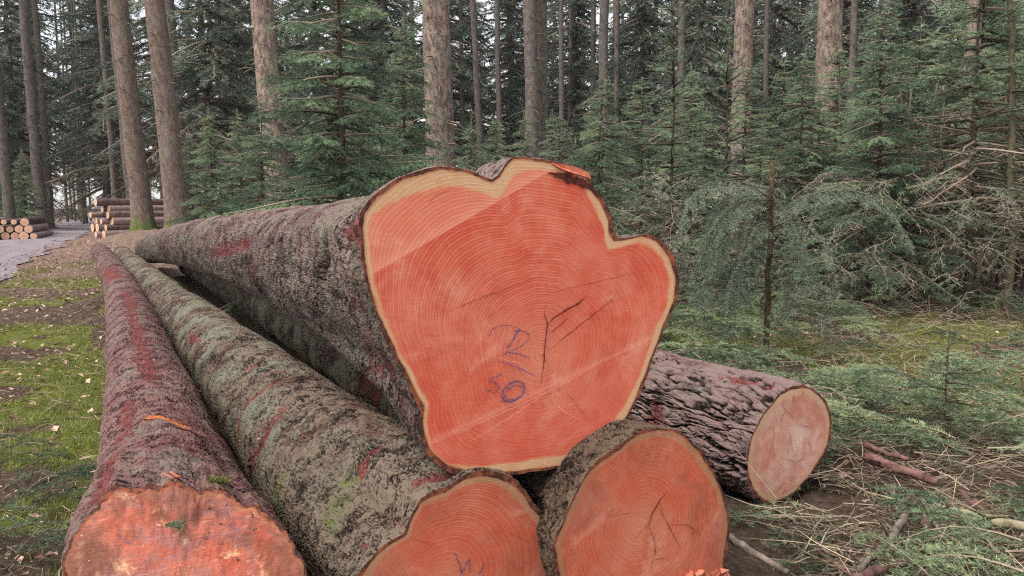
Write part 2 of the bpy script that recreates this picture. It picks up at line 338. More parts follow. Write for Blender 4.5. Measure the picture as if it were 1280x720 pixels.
# road centre line runs parallel to the pile, on its left
RA = np.array([-7.9, 12.4]); RD = np.array([-10.4, 22.6]); RD = RD/np.linalg.norm(RD); RN = np.array([-RD[1], RD[0]])
def road_dist(X, Y): return (X-RA[0])*RN[0]+(Y-RA[1])*RN[1]      # >0: left of the road's right edge
def build_road():
    t = np.concatenate([np.linspace(-14, 20, 240), np.linspace(20.3, 60, 80)]); wv = np.linspace(0, 3.1, 44)
    Tt, W = np.meshgrid(t, wv, indexing='ij')
    bend = -.0035*np.clip(Tt-16, 0, None)**2*0
    e = (fbm(Tt*1.5, W*0, 7)-.5)*.5*(1-np.abs(W/1.55-1)*0)*np.where(W < .3, 1, np.where(W > 2.8, -1, 0))*-1
    X = RA[0]+RD[0]*Tt+RN[0]*(W+e+bend); Y = RA[1]+RD[1]*Tt+RN[1]*(W+e+bend)
    rut = -.03*np.exp(-((W-.75)/.25)**2)-.03*np.exp(-((W-2.3)/.25)**2)
    Z = ground_h(X, Y)+.035*np.sin(np.pi*np.clip(W/3.1, 0, 1))**.5+rut*.5+(fbm(X*8, Y*8, 3)-.5)*.02
    n, k = Tt.shape; i, j = np.meshgrid(np.arange(n-1), np.arange(k-1), indexing='ij')
    Q = np.stack([i*k+j, (i+1)*k+j, (i+1)*k+j+1, i*k+j+1], -1).reshape(-1, 4)[:, ::-1]
    m = N('gravel_road', .8, .15); p = m.obj(); n1 = m.noise(p, 50, 5, .8); n2 = m.noise(p, 1.6, 5, .7)
    c = m.ramp(m.math('ADD', m.math('MULTIPLY', n1, .6), m.math('MULTIPLY', n2, .4)), [(.35, (.11, .09, .10)), (.5, (.23, .19, .21)), (.65, (.38, .34, .36))])
    c = m.mix(m.step(n2, .55, .68), c, (.12, .085, .075)); m.color(c); m.bump(n1, .02)
    tag(link('forest_road', mesh_np('forest_road', np.stack([X, Y, Z], -1).reshape(-1, 3), [Q], [m.m], smooth=True)), kind='structure')
build_ground(); build_road()
# ------------------------------------------------------------------ felled logs
def polydist(P, pts):
    best = np.full(len(P), 9.)
    for a, b in zip(pts[:-1], pts[1:]):
        ab = b-a; t = np.clip(((P-a)@ab)/max(1e-9, ab@ab), 0, 1); best = np.minimum(best, np.linalg.norm(P-a-t[:, None]*ab, axis=1))
    return best
def ribbon(pts, wd, Nn, off, seed=0, sub=6, taper=True, wob=.0012):
    """thin raised strip on a cut face: pts 3-D, Nn face normal"""
    pts = np.array(pts); d = np.concatenate([[0], np.cumsum(np.linalg.norm(np.diff(pts, axis=0), axis=1))])
    n = max(8, int(d[-1]/.004)); t = np.linspace(0, d[-1], n); P = np.stack([np.interp(t, d, pts[:, k]) for k in range(3)], -1)
    if len(pts) > 3:
        for _ in range(3): P[1:-1] = (P[:-2]+2*P[1:-1]+P[2:])/4
    T = np.gradient(P, axis=0); T /= np.linalg.norm(T, axis=1)[:, None]+1e-9; S = np.cross(T, Nn)
    P = P+S*((fbm(t*60, t*0, seed)-.5)*wob*4)[:, None]
    ww = wd*(.45+1.1*fbm(t*90, t*0+3, seed+5, 3))
    if taper: ww = ww*np.minimum(1, np.minimum(t+.004, (d[-1]-t)+.004)/(d[-1]*.3+.001))
    V = np.concatenate([P-S*ww[:, None]/2+Nn*off, P+S*ww[:, None]/2+Nn*off, P+Nn*(off+.0002)])
    i = np.arange(n-1); Q = np.vstack([np.stack([i, i+1, 2*n+i+1, 2*n+i], -1), np.stack([2*n+i, 2*n+i+1, n+i+1, n+i], -1)])
    return V, Q
M['crack'] = mat_simple('crack_dark_red', (.10, .012, .012), (.22, .035, .03), 60, .7, 0)
M['crackthin'] = mat_simple('crack_brown', (.30, .05, .03), (.42, .09, .05), 60, .7, 0)
M['pale_cut'] = mat_simple('pale_saw_score', (.86, .42, .30), (.90, .50, .38), 60, .8, 0)
def mat_crayon(name, col):
    m = N(name, .8, .2); m.color(col+(1,) if len(col) == 3 else col)
    tr = m.new('BsdfTransparent'); mx = m.new('MixShader'); m.L(m.step(m.noise(m.obj(), 260, 3, .7), .36, .56), mx.inputs[0])
    m.L(tr.outputs[0], mx.inputs[1]); m.L(m.b.outputs[0], mx.inputs[2]); m.L(mx.outputs[0], m.o.inputs[0]); return m.m
M['crayon'] = mat_crayon('blue_crayon', (.07, .07, .17)); M['crayon2'] = mat_crayon('violet_crayon', (.24, .10, .22))
def felled_log(label, outline, depth, cpx, tip, rprof, barkmat, woodmat, tilt=0, n_t=640, ds0=.004, gr=1.0045, seed=1, style='flake', amp=1.,
               red=(), orange=(), moss=(), wounds=(), blend=1.3, sapw=.06, sapvar=.5, bark_t=.016, pith=None, rough_face=0, lumps=.012, jag=.009, aniso=(1.15, .95, 0.), bend=0., bendx=0.):
    """outline: photo-traced points of the cut, carried onto the real cut plane; tip=(px,py,depth); rprof: [(s, radius)]"""
    C0 = at(cpx[0], cpx[1], depth); Tp = at(*tip); Lg = np.linalg.norm(Tp-C0); T = (Tp-C0)/Lg
    U = np.cross(T, [0, 0, 1.]); U /= np.linalg.norm(U); Vv = np.cross(U, T)     # U right, V up
    Nn = -T*math.cos(R_(tilt)) + Vv*math.sin(R_(tilt))                            # cut-face normal
    pts = np.array([on_plane(x, y, C0, Nn) for x, y in outline])
    d0 = pts-C0; d0p = d0-np.outer(d0@T, T); th0 = np.arctan2(d0p@Vv, d0p@U); r0 = np.linalg.norm(d0p, axis=1)
    o = np.argsort(th0); th0, r0 = th0[o], r0[o]
    th = np.linspace(-math.pi/2, 1.5*math.pi, n_t, endpoint=False)
    Rw = np.interp(th, np.concatenate([th0-2*math.pi, th0, th0+2*math.pi]), np.tile(r0, 3))
    k = np.hanning(9); k /= k.sum(); Rw = np.convolve(np.concatenate([Rw[-4:], Rw, Rw[:4]]), k, 'valid')
    Rw = Rw+(fbm(th*24/math.pi+24, th*0, seed+33, 4, 48)-.5)*jag
    n_s = int(math.log(1+Lg*(gr-1)/ds0)/math.log(gr))+1; s = ds0*(gr**np.arange(n_s+1)-1)/(gr-1); s = s*Lg/s[-1]
    S, TH = np.meshgrid(s, th, indexing='ij')
    rs = np.interp(S, [a for a, _ in rprof], [b for _, b in rprof])
    Rb = Rw[None]+bark_t*(.15+1.3*fbm(TH*6/math.pi+6, TH*0+S*0, seed, 4, 12)**1.5)
    f = sstep(0, blend, S)
    rm = np.sqrt(np.mean(Rw**2)); rs = np.interp(S, [0]+[a for a, _ in rprof[1:]], [rm]+[b for _, b in rprof[1:]])
    Rr = rs*((Rb/rm)*(1-f)+f+(Rw[None]/rm-1)*.35*f*np.exp(-S/3))
    per = max(6, int(round(2*math.pi*rm/.05))); ax = (TH+math.pi/2)/(2*math.pi)*per         # ~5 cm cells around
    al = S/.05
    Rr = Rr+(fbm(ax/4, al/10, seed+3, 3, per/4 if per % 4 == 0 else None)-.5)*lumps*2*sstep(0, .3, S)
    wx = (fbm(ax*1.8, al*1.8, seed+40, 4)-.5)*1.1*np.minimum(1, np.minimum(ax, per-ax)); wy = (fbm(ax*1.8, al*1.8, seed+50, 4)-.5)*1.2
    if style == 'flake':
        X1 = ax+wx+aniso[2]*al; Y1 = al+wy-aniso[2]*ax
        f1, f2, rid, dx, dy = worley(X1*aniso[0], Y1*aniso[1], seed)
        g1, g2, rid2, ex, ey = worley(X1*aniso[0]*1.9+wx, Y1*aniso[1]*2.1+wy, seed+9)
        n1_ = fbm(X1*.55*aniso[0]+7, Y1*.62*aniso[1], seed+91, 4); n2_ = fbm(X1*1.5*aniso[0]+3, Y1*1.7*aniso[1], seed+95, 4)
        fur = sstep(.0, .035, np.abs(n1_-.5)); fur2 = sstep(.0, .05, np.abs(n2_-.5))
        ff = np.clip(.016/(ds0+S*(gr-1)), .25, 1)
        r1 = fbm(X1*.9*aniso[0], Y1*1.5*aniso[1], seed+31, 4)*7.0; saw1 = r1-np.floor(r1); id1 = _h(np.floor(r1), np.floor(X1*.5), seed)
        r2 = fbm(X1*2.0*aniso[0]+9, Y1*3.0*aniso[1], seed+37, 3)*7.0; saw2 = r2-np.floor(r2)
        h = .12*fur + .46*saw1*sstep(1., .93, saw1) + ff*(.26*saw2*sstep(1., .9, saw2)) + (1-ff)*.13 + .22*sstep(.0, .10, f2-f1)*(.4+.6*rid)
        cell = .35*rid+.35*id1+.3*rid2; A = .0155*amp
    else:
        ws = (fbm(ax*.6, al*.25, seed+60, 3)-.5)*2.2
        g1, g2, rid2, ex, ey = worley((ax+ws)*2.2, al*.8+wy, seed+9)
        n1_ = fbm((ax+ws*.6)*1.15, al*.20, seed+91, 4); n2_ = fbm((ax+ws*.6)*2.3+5, al*.5, seed+95, 4)
        fur = sstep(.01, .085, np.abs(n1_-.5)); fur2 = sstep(.0, .08, np.abs(n2_-.5))
        h = .55*fur*(.8+.5*(n2_-.4))+.25*fur2+.16*sstep(.0, .15, g2-g1)*(.4+.6*rid2-ey*.5)+.10*vnoise(ax*3, al*.7, seed+5)
        cell = .5*rid2+.5*vnoise(ax*1.5, al*.3, seed+6); A = .030*amp
    h = h+(fbm(ax*8, al*7, seed+70, 3)-.5)*.18*np.clip(.010/(ds0+S*(gr-1)), .1, 1)
    Rr = Rr+(h-.45)*A*sstep(.0, .02, S+.006)
    # start on the (possibly tilted) cut plane
    cx, sy = np.cos(TH), np.sin(TH)
    tt_ = S/Lg; ax3 = C0+S[..., None]*T+(bend*4*tt_*(1-tt_))[..., None]*np.array([0, 0, 1.])+(bendx*4*tt_*(1-tt_))[..., None]*U; rad3 = cx[..., None]*U+sy[..., None]*Vv
    P = ax3+Rr[..., None]*rad3
    s0 = -((P[0]-C0)@Nn)/(T@Nn)                                       # slide first ring onto the cut plane
    fade = np.clip(1-S/1.2, 0, 1)**1.5
    P = P+(s0[None]*fade)[..., None]*T
    Pf = P.reshape(-1, 3)
    # surface-fixed colour patches, each found where its photo point meets the bark
    px, py, dd = proj(Pf); rmask = np.zeros(len(Pf)); omask = rmask.copy(); mmask = rmask.copy(); wmask = rmask.copy()
    sel = np.arange(0, len(Pf), 3)
    def pick(q):
        m = sel[(np.abs(px[sel]-q[0]) < 14) & (np.abs(py[sel]-q[1]) < 14)]
        if not len(m): return None
        sc = dd[m]+.02*np.hypot(px[m]-q[0], py[m]-q[1]); return Pf[m[np.argmin(sc)]]
    for lst, mk in ((red, rmask), (orange, omask), (moss, mmask), (wounds, wmask)):
        for (poly, wd) in lst:
            q = [pick(p) for p in poly]; q = [p for p in q if p is not None]
            if not q: continue
            if len(q) == 1: q = q*2
            dst = polydist(Pf, np.array(q)); nz = (fbm(Pf[:, 0]*14+Pf[:, 2]*9, Pf[:, 1]*14, seed+80, 3)-.5)
            mk[:] = np.maximum(mk, sstep(1.7, .2, dst/wd+nz*1.6))
    rmask = np.maximum(rmask, wmask)
    Rd = rad3.reshape(-1, 3); Pf = Pf - Rd*((wmask*.055*(.1+1.5*fbm(Pf[:, 0]*30, Pf[:, 2]*30, 3)) + rmask*.009*(S.reshape(-1) > .004) + omask*.003)*np.where(S.reshape(-1) > .01, 1, 0))[:, None]
    P = Pf.reshape(P.shape)
    base = np.array([C0[0], C0[1], float(ground_h(C0[0], C0[1]))])
    root = empty('felled_log', base, label, 'log')
    n1 = len(s); i, j = np.meshgrid(np.arange(n1-1), np.arange(n_t), indexing='ij'); j2 = (j+1) % n_t
    Q = np.stack([i*n_t+j, i*n_t+j2, (i+1)*n_t+j2, (i+1)*n_t+j], -1).reshape(-1, 4)
    me = mesh_np('bark', Pf-base, [Q], [barkmat], attrs={'h': h.ravel(), 'cell': cell.ravel(), 'red': rmask, 'along': S.ravel(), 'orange': omask, 'moss': mmask}, smooth=True)
    link('bark', me, root)
    # cut face: pith -> wood edge -> bark lip
    pc = on_plane(*(pith or cpx), C0, Nn); E1 = U-Nn*(U@Nn); E1 /= np.linalg.norm(E1); E2 = np.cross(Nn, E1); E2 = E2 if E2@Vv > 0 else -E2
    edge = P[0]; wd = Rw[:, None]*np.stack([np.cos(th), np.sin(th)], -1); wood = C0+wd[:, :1]*U+wd[:, 1:]*Vv
    wood = wood+np.outer(-((wood-C0)@Nn)/(T@Nn), T)
    rho = np.concatenate([np.linspace(0, 1, 90)[1:], [1.0]]); rings = [pc+(wood-pc)*r_ for r_ in rho[:-1]]
    rings += [wood+(edge-wood)*.12, wood+(edge-wood)*.55, edge]; rv = list(rho[:-1])+[1.02, 1.1, 1.2]
    FP = np.array(rings); rl = np.linalg.norm(FP-pc, axis=2); rmean = np.mean(rl[len(rho)-2])
    rho_a = np.array(rv)[:, None]*np.ones((1, n_t)); bl = np.clip(rho_a, 0, 1); radm = rl*(1-bl*.75)+rho_a*rmean*bl*.75
    if rough_face:
        uvx = (FP-pc)@E1; uvy = (FP-pc)@E2; hh = (fbm(uvx*5+uvy*2, uvy*5, seed+5, 4)-.5)*rough_face+sstep(.5, .62, fbm(uvx*9, uvy*3+9, seed+6, 3))*rough_face*.35
        hh = hh+(fbm(uvx*60, uvy*30, seed+8, 3)-.5)*rough_face*.22
        FP = FP+Nn*(hh*np.clip((1.02-rho_a)*8, 0, 1))[..., None]
    else:
        uvx = (FP-pc)@E1; uvy = (FP-pc)@E2
        FP = FP+Nn*((fbm(uvx*3, uvy*3, seed)-.5)*.008*np.clip((1-rho_a)*6, 0, 1))[..., None]
    nr = len(rings); FPf = np.vstack([FP.reshape(-1, 3), pc[None]])
    i, j = np.meshgrid(np.arange(nr-1), np.arange(n_t), indexing='ij'); j2 = (j+1) % n_t
    FQ = np.stack([i*n_t+j, (i+1)*n_t+j, (i+1)*n_t+j2, i*n_t+j2], -1).reshape(-1, 4); kk = np.arange(n_t); FT = np.stack([kk, (kk+1) % n_t, kk*0+len(FPf)-1], -1)
    uv = np.stack([(FPf-pc)@E1, (FPf-pc)@E2], -1)
    sw = sapw*np.clip(1+sapvar*1.6*(2*fbm(th*3/math.pi+3, th*0, seed+2, 4, 6)-1), .12, 2)*np.clip(rmean/rl[len(rho)-2], .55, 1.5)
    me = mesh_np('cut_face', FPf-base, [FQ[:, ::-1], FT[:, ::-1]], [woodmat], [0, 0],
                 {'rho': np.append(rho_a.ravel(), 0), 'rad': np.append(radm.ravel(), 0), 'theta': np.append((np.ones((nr, 1))*np.abs(th)[None]).ravel(), 0), 'sapw': np.append((np.ones((nr, 1))*sw[None]).ravel(), sapw)}, True, uv)
    link('cut_face', me, root)
    # far end
    e = P[-1]; c = e.mean(0); V = np.vstack([e, c[None]]); FT = np.stack([kk, (kk+1) % n_t, kk*0+n_t], -1)
    link('far_end', mesh_np('far_end', V-base, [FT], [M['endwood']]), root)
    ctx = dict(root=root, base=base, C0=C0, N=Nn, T=T, E1=E1, E2=E2, pc=pc, P=P, pts=pts)
    return ctx
def marks(ctx, name, lines, mat, wd, off=.0035, label=None, taper=True):
    for k, ln in enumerate(lines):
        w_ = wd
        if isinstance(ln, tuple): ln, w_ = ln
        b = MB(); P = [on_plane(x, y, ctx['C0'], ctx['N'])-ctx['base'] for x, y in ln]
        V, Q = ribbon(P, w_*(.85 if 'crayon' in name or name == 'hollow' else .56), ctx['N'], off+.0003*k, seed=k*7+len(name), taper=taper); b.add(V, Q)
        o = link(name, b.mesh(name, mat, False), ctx['root'])
        if label: o['label'] = label
M['endwood'] = mat_simple('sawn_end', (.50, .22, .12), (.70, .42, .26), 20, .8, .002, rand=.4)
c3 = lambda L: [(440+x/1.714, 180+y/1.714) for x, y in L]
c6 = lambda L: [(420+x/2.4615, 500+y/2.4615) for x, y in L]
cr = lambda L: [(860+x/3.273, 440+y/3.273) for x, y in L]
cw = lambda L: [(580+x/3.6, 340+y/3.6) for x, y in L]
# -- the big one on top
BIG = c3([(22,180),(26,150),(50,115),(95,84),(150,62),(215,55),(255,63),(280,76),(301,83),(317,68),(328,47),(345,30),(400,36),(450,48),(500,66),(508,90),(520,110),(535,130),(548,160),(550,190),(562,208),(590,205),(622,196),(652,207),(680,240),(693,285),(690,330),(665,390),(645,450),(620,510),(600,560),(570,620),(545,655),(510,680),(440,690),(380,697),(320,703),(260,702),(205,688),(168,655),(152,600),(155,560),(130,520),(112,480),(88,430),(64,380),(47,330),(33,280),(24,220)])
D0 = 2.5; bigC = (640, 378)
Tb = at(640, 378, D0); Ttip = at(186, 312, 14)
_T = (Ttip-Tb)/np.linalg.norm(Ttip-Tb); _U = np.cross(_T, [0, 0, 1]); _U /= np.linalg.norm(_U); _pp = on_plane(678, 443, Tb, -_T)
def uvpx(x, y):
    q = on_plane(x, y, Tb, -_T)-_pp; E1 = _U; E2 = np.cross(-_T, E1); E2 = E2 if E2[2] > 0 else -E2; return np.array([q@E1, q@E2])
def wedge(a, b, side, soft, amt, col, fade=0):
    A, B, S_ = uvpx(*a), uvpx(*b), uvpx(*side); d = B-A; n = np.array([-d[1], d[0]]); n /= np.linalg.norm(n)
    if (S_-A)@n < 0: n = -n
    return (A[0], A[1], n[0], n[1], soft, amt, col, fade)
wed = [wedge((470, 342), (705, 205), (520, 250), .010, .42, (.80, .30, .19)),
       wedge((470, 342), (705, 205), (520, 250), .005, .22, (.95, .52, .40), .05),
       wedge((560, 570), (800, 435), (600, 600), .01, .22, (.60, .12, .075)),
       wedge((540, 556), (790, 437), (560, 500), .006, .2, (.92, .48, .36), .03),
       wedge((660, 372), (845, 330), (760, 480), .004, .18, (.64, .15, .09), .12)]
M['wood_big'] = mat_wood('fresh_salmon_wood', wedges=wed, ringf=118)
M['wood_mid'] = mat_wood('salmon_wood', (.55, .108, .056), (.61, .185, .11), (.50, .26, .15), ringf=130, dirt=.35)
M['wood_low'] = mat_wood('salmon_wood_clean', (.57, .108, .055), (.63, .185, .11), (.56, .31, .18), ringf=130, dirt=.25)
M['wood_pale'] = mat_wood('pale_pink_wood', (.50, .19, .135), (.68, .42, .33), (.60, .40, .27), ringf=150, dirt=.12)
M['wood_rough'] = mat_wood('torn_orange_wood', (.42, .095, .058), (.50, .18, .12), (.42, .24, .14), ringf=60, dirt=.7, ring_amt=.0, torn=1)
big = felled_log('huge log on top of the pile, salmon cut face with blue crayon writing', BIG, D0, bigC, (186, 312, 14),
    [(0, .43), (.5, .425), (1., .385), (1.6, .345), (2.4, .315), (5.2, .27), (9, .245), (13.5, .225)], M['bark_big'], M['wood_big'], n_t=1100, seed=4, aniso=(.62, 1.15, .5), amp=1.1, bend=.125, blend=2.2, sapw=.074, sapvar=.6,
    pith=(678, 443), red=[([(405, 325), (398, 350)], .05), ([(430, 262), (440, 285)], .035), ([(250, 325), (300, 300)], .05), ([(475, 470), (440, 480)], .03), ([(446, 262), (458, 320), (500, 440)], .018), ([(195, 322)], .12)],
    wounds=[([(412, 292), (428, 284), (446, 292)], .085), ([(404, 315), (398, 350)], .05)], lumps=.02)
marks(big, 'hollow', [(c3([(418,63),(455,70),(492,82),(512,96),(520,108)]), .030)], mat_simple('hollow_shade', (.05, .015, .012), (.14, .04, .03), 60, .9, .003), .004)  # flat dark strip painted as the shade of the cavity under the lip
marks(big, 'crack', [(cw([(370,140),(360,190),(375,240),(368,290),(360,360),(356,420),(348,470),(340,525)]), .0075), (cw([(375,240),(400,205),(460,170),(510,145),(550,105)]), .011),
    (cw([(358,365),(400,335),(440,300),(520,240),(620,160),(710,85)]), .004), (cw([(380,280),(430,240),(468,205)]), .004)], M['crack'], .004)
marks(big, 'hairline_crack', [cw([(0,150),(150,92),(280,37),(372,8)]), cw([(305,118),(500,65),(720,15),(840,-10)]), c3([(148,148),(175,112),(222,90)]), c3([(195,365),(260,335),(345,300)]),
    c3([(225,310),(240,280),(270,245)]), cw([(440,520),(500,590),(560,665)]), c3([(285,375),(330,345)])], M['crackthin'], .0028)
marks(big, 'saw_score', [c3([(180,640),(300,585),(410,535),(500,487),(545,455)]), c3([(250,640),(330,590),(405,540)]), c3([(300,455),(360,470),(400,525)]), c3([(410,530),(450,570),(500,600)])], M['pale_cut'], .0017, .0022)
marks(big, 'crayon_mark', [(cw([(248,255),(215,310),(180,375)]), .006), (cw([(222,262),(262,264),(290,280),(285,308),(255,335),(198,362)]), .004), (cw([(198,362),(245,366),(292,386)]), .004),
    (cw([(110,290),(125,255),(160,238),(210,240),(248,258)]), .003), (cw([(165,458),(122,474),(108,494),(140,496),(156,514),(146,536),(122,542),(102,528)]), .0045), (cw([(268,505),(240,488),(200,503),(168,540),(172,578),(210,582),(255,556),(272,522),(262,500)]), .007),
    (cw([(262,515),(225,505),(190,530),(176,560),(196,574),(240,562)]), .005)], M['crayon'], .005, .005, 'blue crayon stroke of the writing', taper=False)
marks(big, 'crayon_line', [(cw([(128,394),(180,405),(240,427),(330,472)]), .005)], M['crayon2'], .005, .0065)
# loose flap of bark and wood at the upper right rim
def flap(ctx, px, thick, name, mat, lift=.0, depthv=.05):
    P0 = np.array([on_plane(x, y, ctx['C0'], ctx['N']) for x, y in px]); n = len(px); b = MB(); rng = np.random.default_rng(3)
    back = P0+ctx['T']*depthv; fr = P0+ctx['N']*.010*np.linspace(.1, 1, n)[:, None]
    V = np.vstack([fr, back])-ctx['base']; b.add(V, np.array([[i, (i+1) % n, n+(i+1) % n, n+i] for i in range(n)]), np.array([[0, i, i+1] for i in range(1, n-1)]+[[n, n+i+1, n+i] for i in range(1, n-1)]))
    return link(name, b.mesh(name, mat, False), ctx['root'])
flap(big, c3([(425,40),(455,44),(485,51),(507,62),(510,76),(496,70),(470,62),(445,54)]), .02, 'bark_flap', mat_simple('torn_wood_lip', (.42, .09, .055), (.68, .24, .15), 25, .8, .006))
# -- middle log of the bottom row, in front
CEN = c6([(60,580),(80,542),(120,482),(190,432),(216,418),(232,370),(267,312),(332,287),(380,252),(420,237),(480,237),(530,252),(575,292),(600,332),(640,372),(660,420),(668,500),(680,560),(670,660),(620,760),(520,830),(380,850),(240,830),(140,770),(80,680)])
cen = felled_log('grey-green barked log with torn red scars, middle of the bottom row in front', CEN, 2.42, (572, 722), (152, 318, 16),
    [(0, .30), (1.2, .262), (3, .245), (7, .215), (15, .17)], M['bark_green'], M['wood_low'], n_t=620, seed=11, blend=1.1, sapw=.07, ringf=None, **{}) if False else \
    felled_log('grey-green barked log with torn red scars, its cut face below the huge one', CEN, 2.42, (552, 728), (152, 318, 16),
    [(0, .30), (.6, .315), (1.2, .305), (3, .272), (7, .222), (15, .17)], M['bark_green'], M['wood_low'], n_t=800, seed=11, aniso=(.72, .92, -.25), blend=1.1, sapw=.075, bark_t=.018,
    red=[([(375, 462), (330, 482), (300, 510), (290, 545)], .028), ([(335, 452), (305, 460)], .02), ([(222, 405), (232, 418)], .035), ([(185, 360), (180, 372)], .04), ([(345, 520), (320, 560), (305, 590)], .05), ([(470, 560), (450, 590)], .03), ([(520, 600), (560, 590)], .03)],
    moss=[([(420, 640)], .06), ([(440, 600)], .04), ([(350, 640), (345, 610)], .05)], lumps=.022)
marks(cen, 'crack', [(c6([(230,420),(255,430),(300,445)]), .003), (c6([(520,400),(560,420),(600,440)]), .003)], M['crackthin'], .003)
marks(cen, 'crayon_mark', [(c6([(365,468),(378,500),(388,535)]), .005), (c6([(388,525),(408,488),(412,530)]), .004), (c6([(456,500),(440,535)]), .004)], M['crayon'], .004, .005, 'blue crayon strokes', taper=False)
# -- right-hand log of the bottom row
LOW = c6([(690,542),(680,490),(674,450),(700,385),(735,302),(782,217),(830,182),(880,150),(920,112),(980,92),(1040,97),(1090,132),(1130,182),(1165,242),(1193,310),(1207,380),(1200,440),(1190,500),(1195,560),(1165,640),(1090,710),(960,745),(820,720),(730,640)])
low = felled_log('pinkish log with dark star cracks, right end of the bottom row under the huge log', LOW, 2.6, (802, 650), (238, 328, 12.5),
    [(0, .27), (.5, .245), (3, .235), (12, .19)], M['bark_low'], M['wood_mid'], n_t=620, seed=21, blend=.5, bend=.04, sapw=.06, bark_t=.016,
    red=[([(455, 478), (470, 492)], .07), ([(640, 610)], .05)], lumps=.02)
marks(low, 'crack', [(c6([(1018,280),(990,316),(972,350),(955,392)]), .007), (c6([(972,350),(962,390),(978,432),(980,475),(960,540)]), .004), (c6([(990,316),(1003,350),(1022,385),(1060,460)]), .0035),
    (c6([(1022,385),(1080,383),(1110,405)]), .003), (c6([(978,490),(1010,485)]), .003)], M['crack'], .004)
marks(low, 'hairline_crack', [c6([(905,445),(940,400),(975,370)]), c6([(820,370),(880,350),(940,345)])], M['crackthin'], .0025)
# splintered wood at its lower right rim
M['chips'] = mat_simple('pale_bark_chips', (.20, .08, .06), (.50, .27, .20), 30, .9, .003, attr_tone=True)
def splinters(ctx, px0, n, seed, name, mat, spread=.09, ln=.09, fat=1.):
    rng = np.random.default_rng(seed); b = MB(); c = on_plane(*px0, ctx['C0'], ctx['N'])-ctx['base']
    for k in range(n):
        p = c+ctx['E1']*np.clip(rng.normal(0, spread), -.2, .2)+ctx['E2']*rng.normal(0, spread*.35); d = ctx['E1']*rng.normal(.5, .6)+ctx['E2']*rng.normal(.3, .5)+ctx['N']*rng.uniform(.1, .6)
        d /= np.linalg.norm(d); l = ln*rng.uniform(.3, 1); V, Q, T = tube([p, p+d*l*.6, p+d*l], np.array([rng.uniform(.0015, .005), rng.uniform(.0015, .004), .0008])*fat, 5, True, .8, rng); b.add(V, Q, T, rng.random())
    return tag(link(name, b.mesh(name, mat, False), ctx['root']), kind='stuff')
M['splinter'] = mat_simple('orange_splinters', (.34, .09, .055), (.60, .21, .14), 30, .9, .004, attr_tone=True)
splinters(low, (884, 726), 40, 5, 'splinters', M['splinter'], .06, .035, 4.)
# -- separate small log on the right
RGT = cr([(432,152),(490,150),(540,185),(570,240),(580,300),(566,380),(522,460),(462,540),(402,593),(342,612),(292,590),(257,530),(245,460),(252,390),(287,300),(340,222),(385,172)])
rgt = felled_log('smaller log with deeply ridged bark and pale pink cut face, right of the pile', RGT, 3.7, (985, 557), (300, 322, 16),
    [(0, .255), (1, .262), (4, .24), (13, .18)], M['bark_plate'], M['wood_pale'], n_t=620, seed=31, blend=.8, sapw=.11, sapvar=.3, bark_t=.012, style='plate', pith=(1002, 540), amp=1.15,
    red=[([(905, 470), (960, 482)], .035), ([(820, 510), (810, 540)], .05)])
marks(rgt, 'pencil_mark', [cr([(380,208),(400,240),(436,270)]), cr([(345,282),(350,340),(346,402),(352,420)]), cr([(372,300),(385,260),(400,235)]), cr([(485,345),(500,392),(508,432)]), cr([(412,320),(422,380),(434,440)]),
    cr([(420,315),(412,370),(404,430)]), cr([(380,430),(440,452),(482,430)]), cr([(430,165),(428,200),(430,230)]), cr([(468,155),(464,190)]), cr([(440,290),(500,310),(520,350)])], mat_simple('grey_pencil', (.16, .07, .06), (.28, .12, .10), 60, .8, 0), .004, .004)
# -- left log
LEFT = [(84,735),(88,695),(100,655),(130,627),(190,612),(245,618),(300,634),(345,652),(368,680),(378,715),(378,760),(360,820),(310,870),(230,885),(150,865),(100,815),(84,770)]
lef = felled_log('reddish-purple barked log at the left edge of the pile, end chopped to a slant', LEFT, 1.98, (231, 745), (124, 313, 17),
    [(0, .28), (.6, .232), (1.2, .215), (3, .20), (7, .195), (16, .165)], M['bark_red'], M['wood_rough'], tilt=38, n_t=760, jag=.035, aniso=(.85, .85, .35), amp=.8, seed=41, blend=.7, sapw=.03, bark_t=.014, rough_face=.035, bend=-.05, bendx=.14,
    orange=[([(186, 520), (212, 521), (238, 531), (252, 540)], .016)], red=[([(150, 350), (172, 405), (190, 470)], .045), ([(160, 500), (140, 560), (122, 620)], .04), ([(122, 320), (128, 335)], .14)],
    moss=[([(275, 603)], .03)], lumps=.02)
splinters(lef, (215, 675), 60, 8, 'splinters', M['chips'], .12, .016)
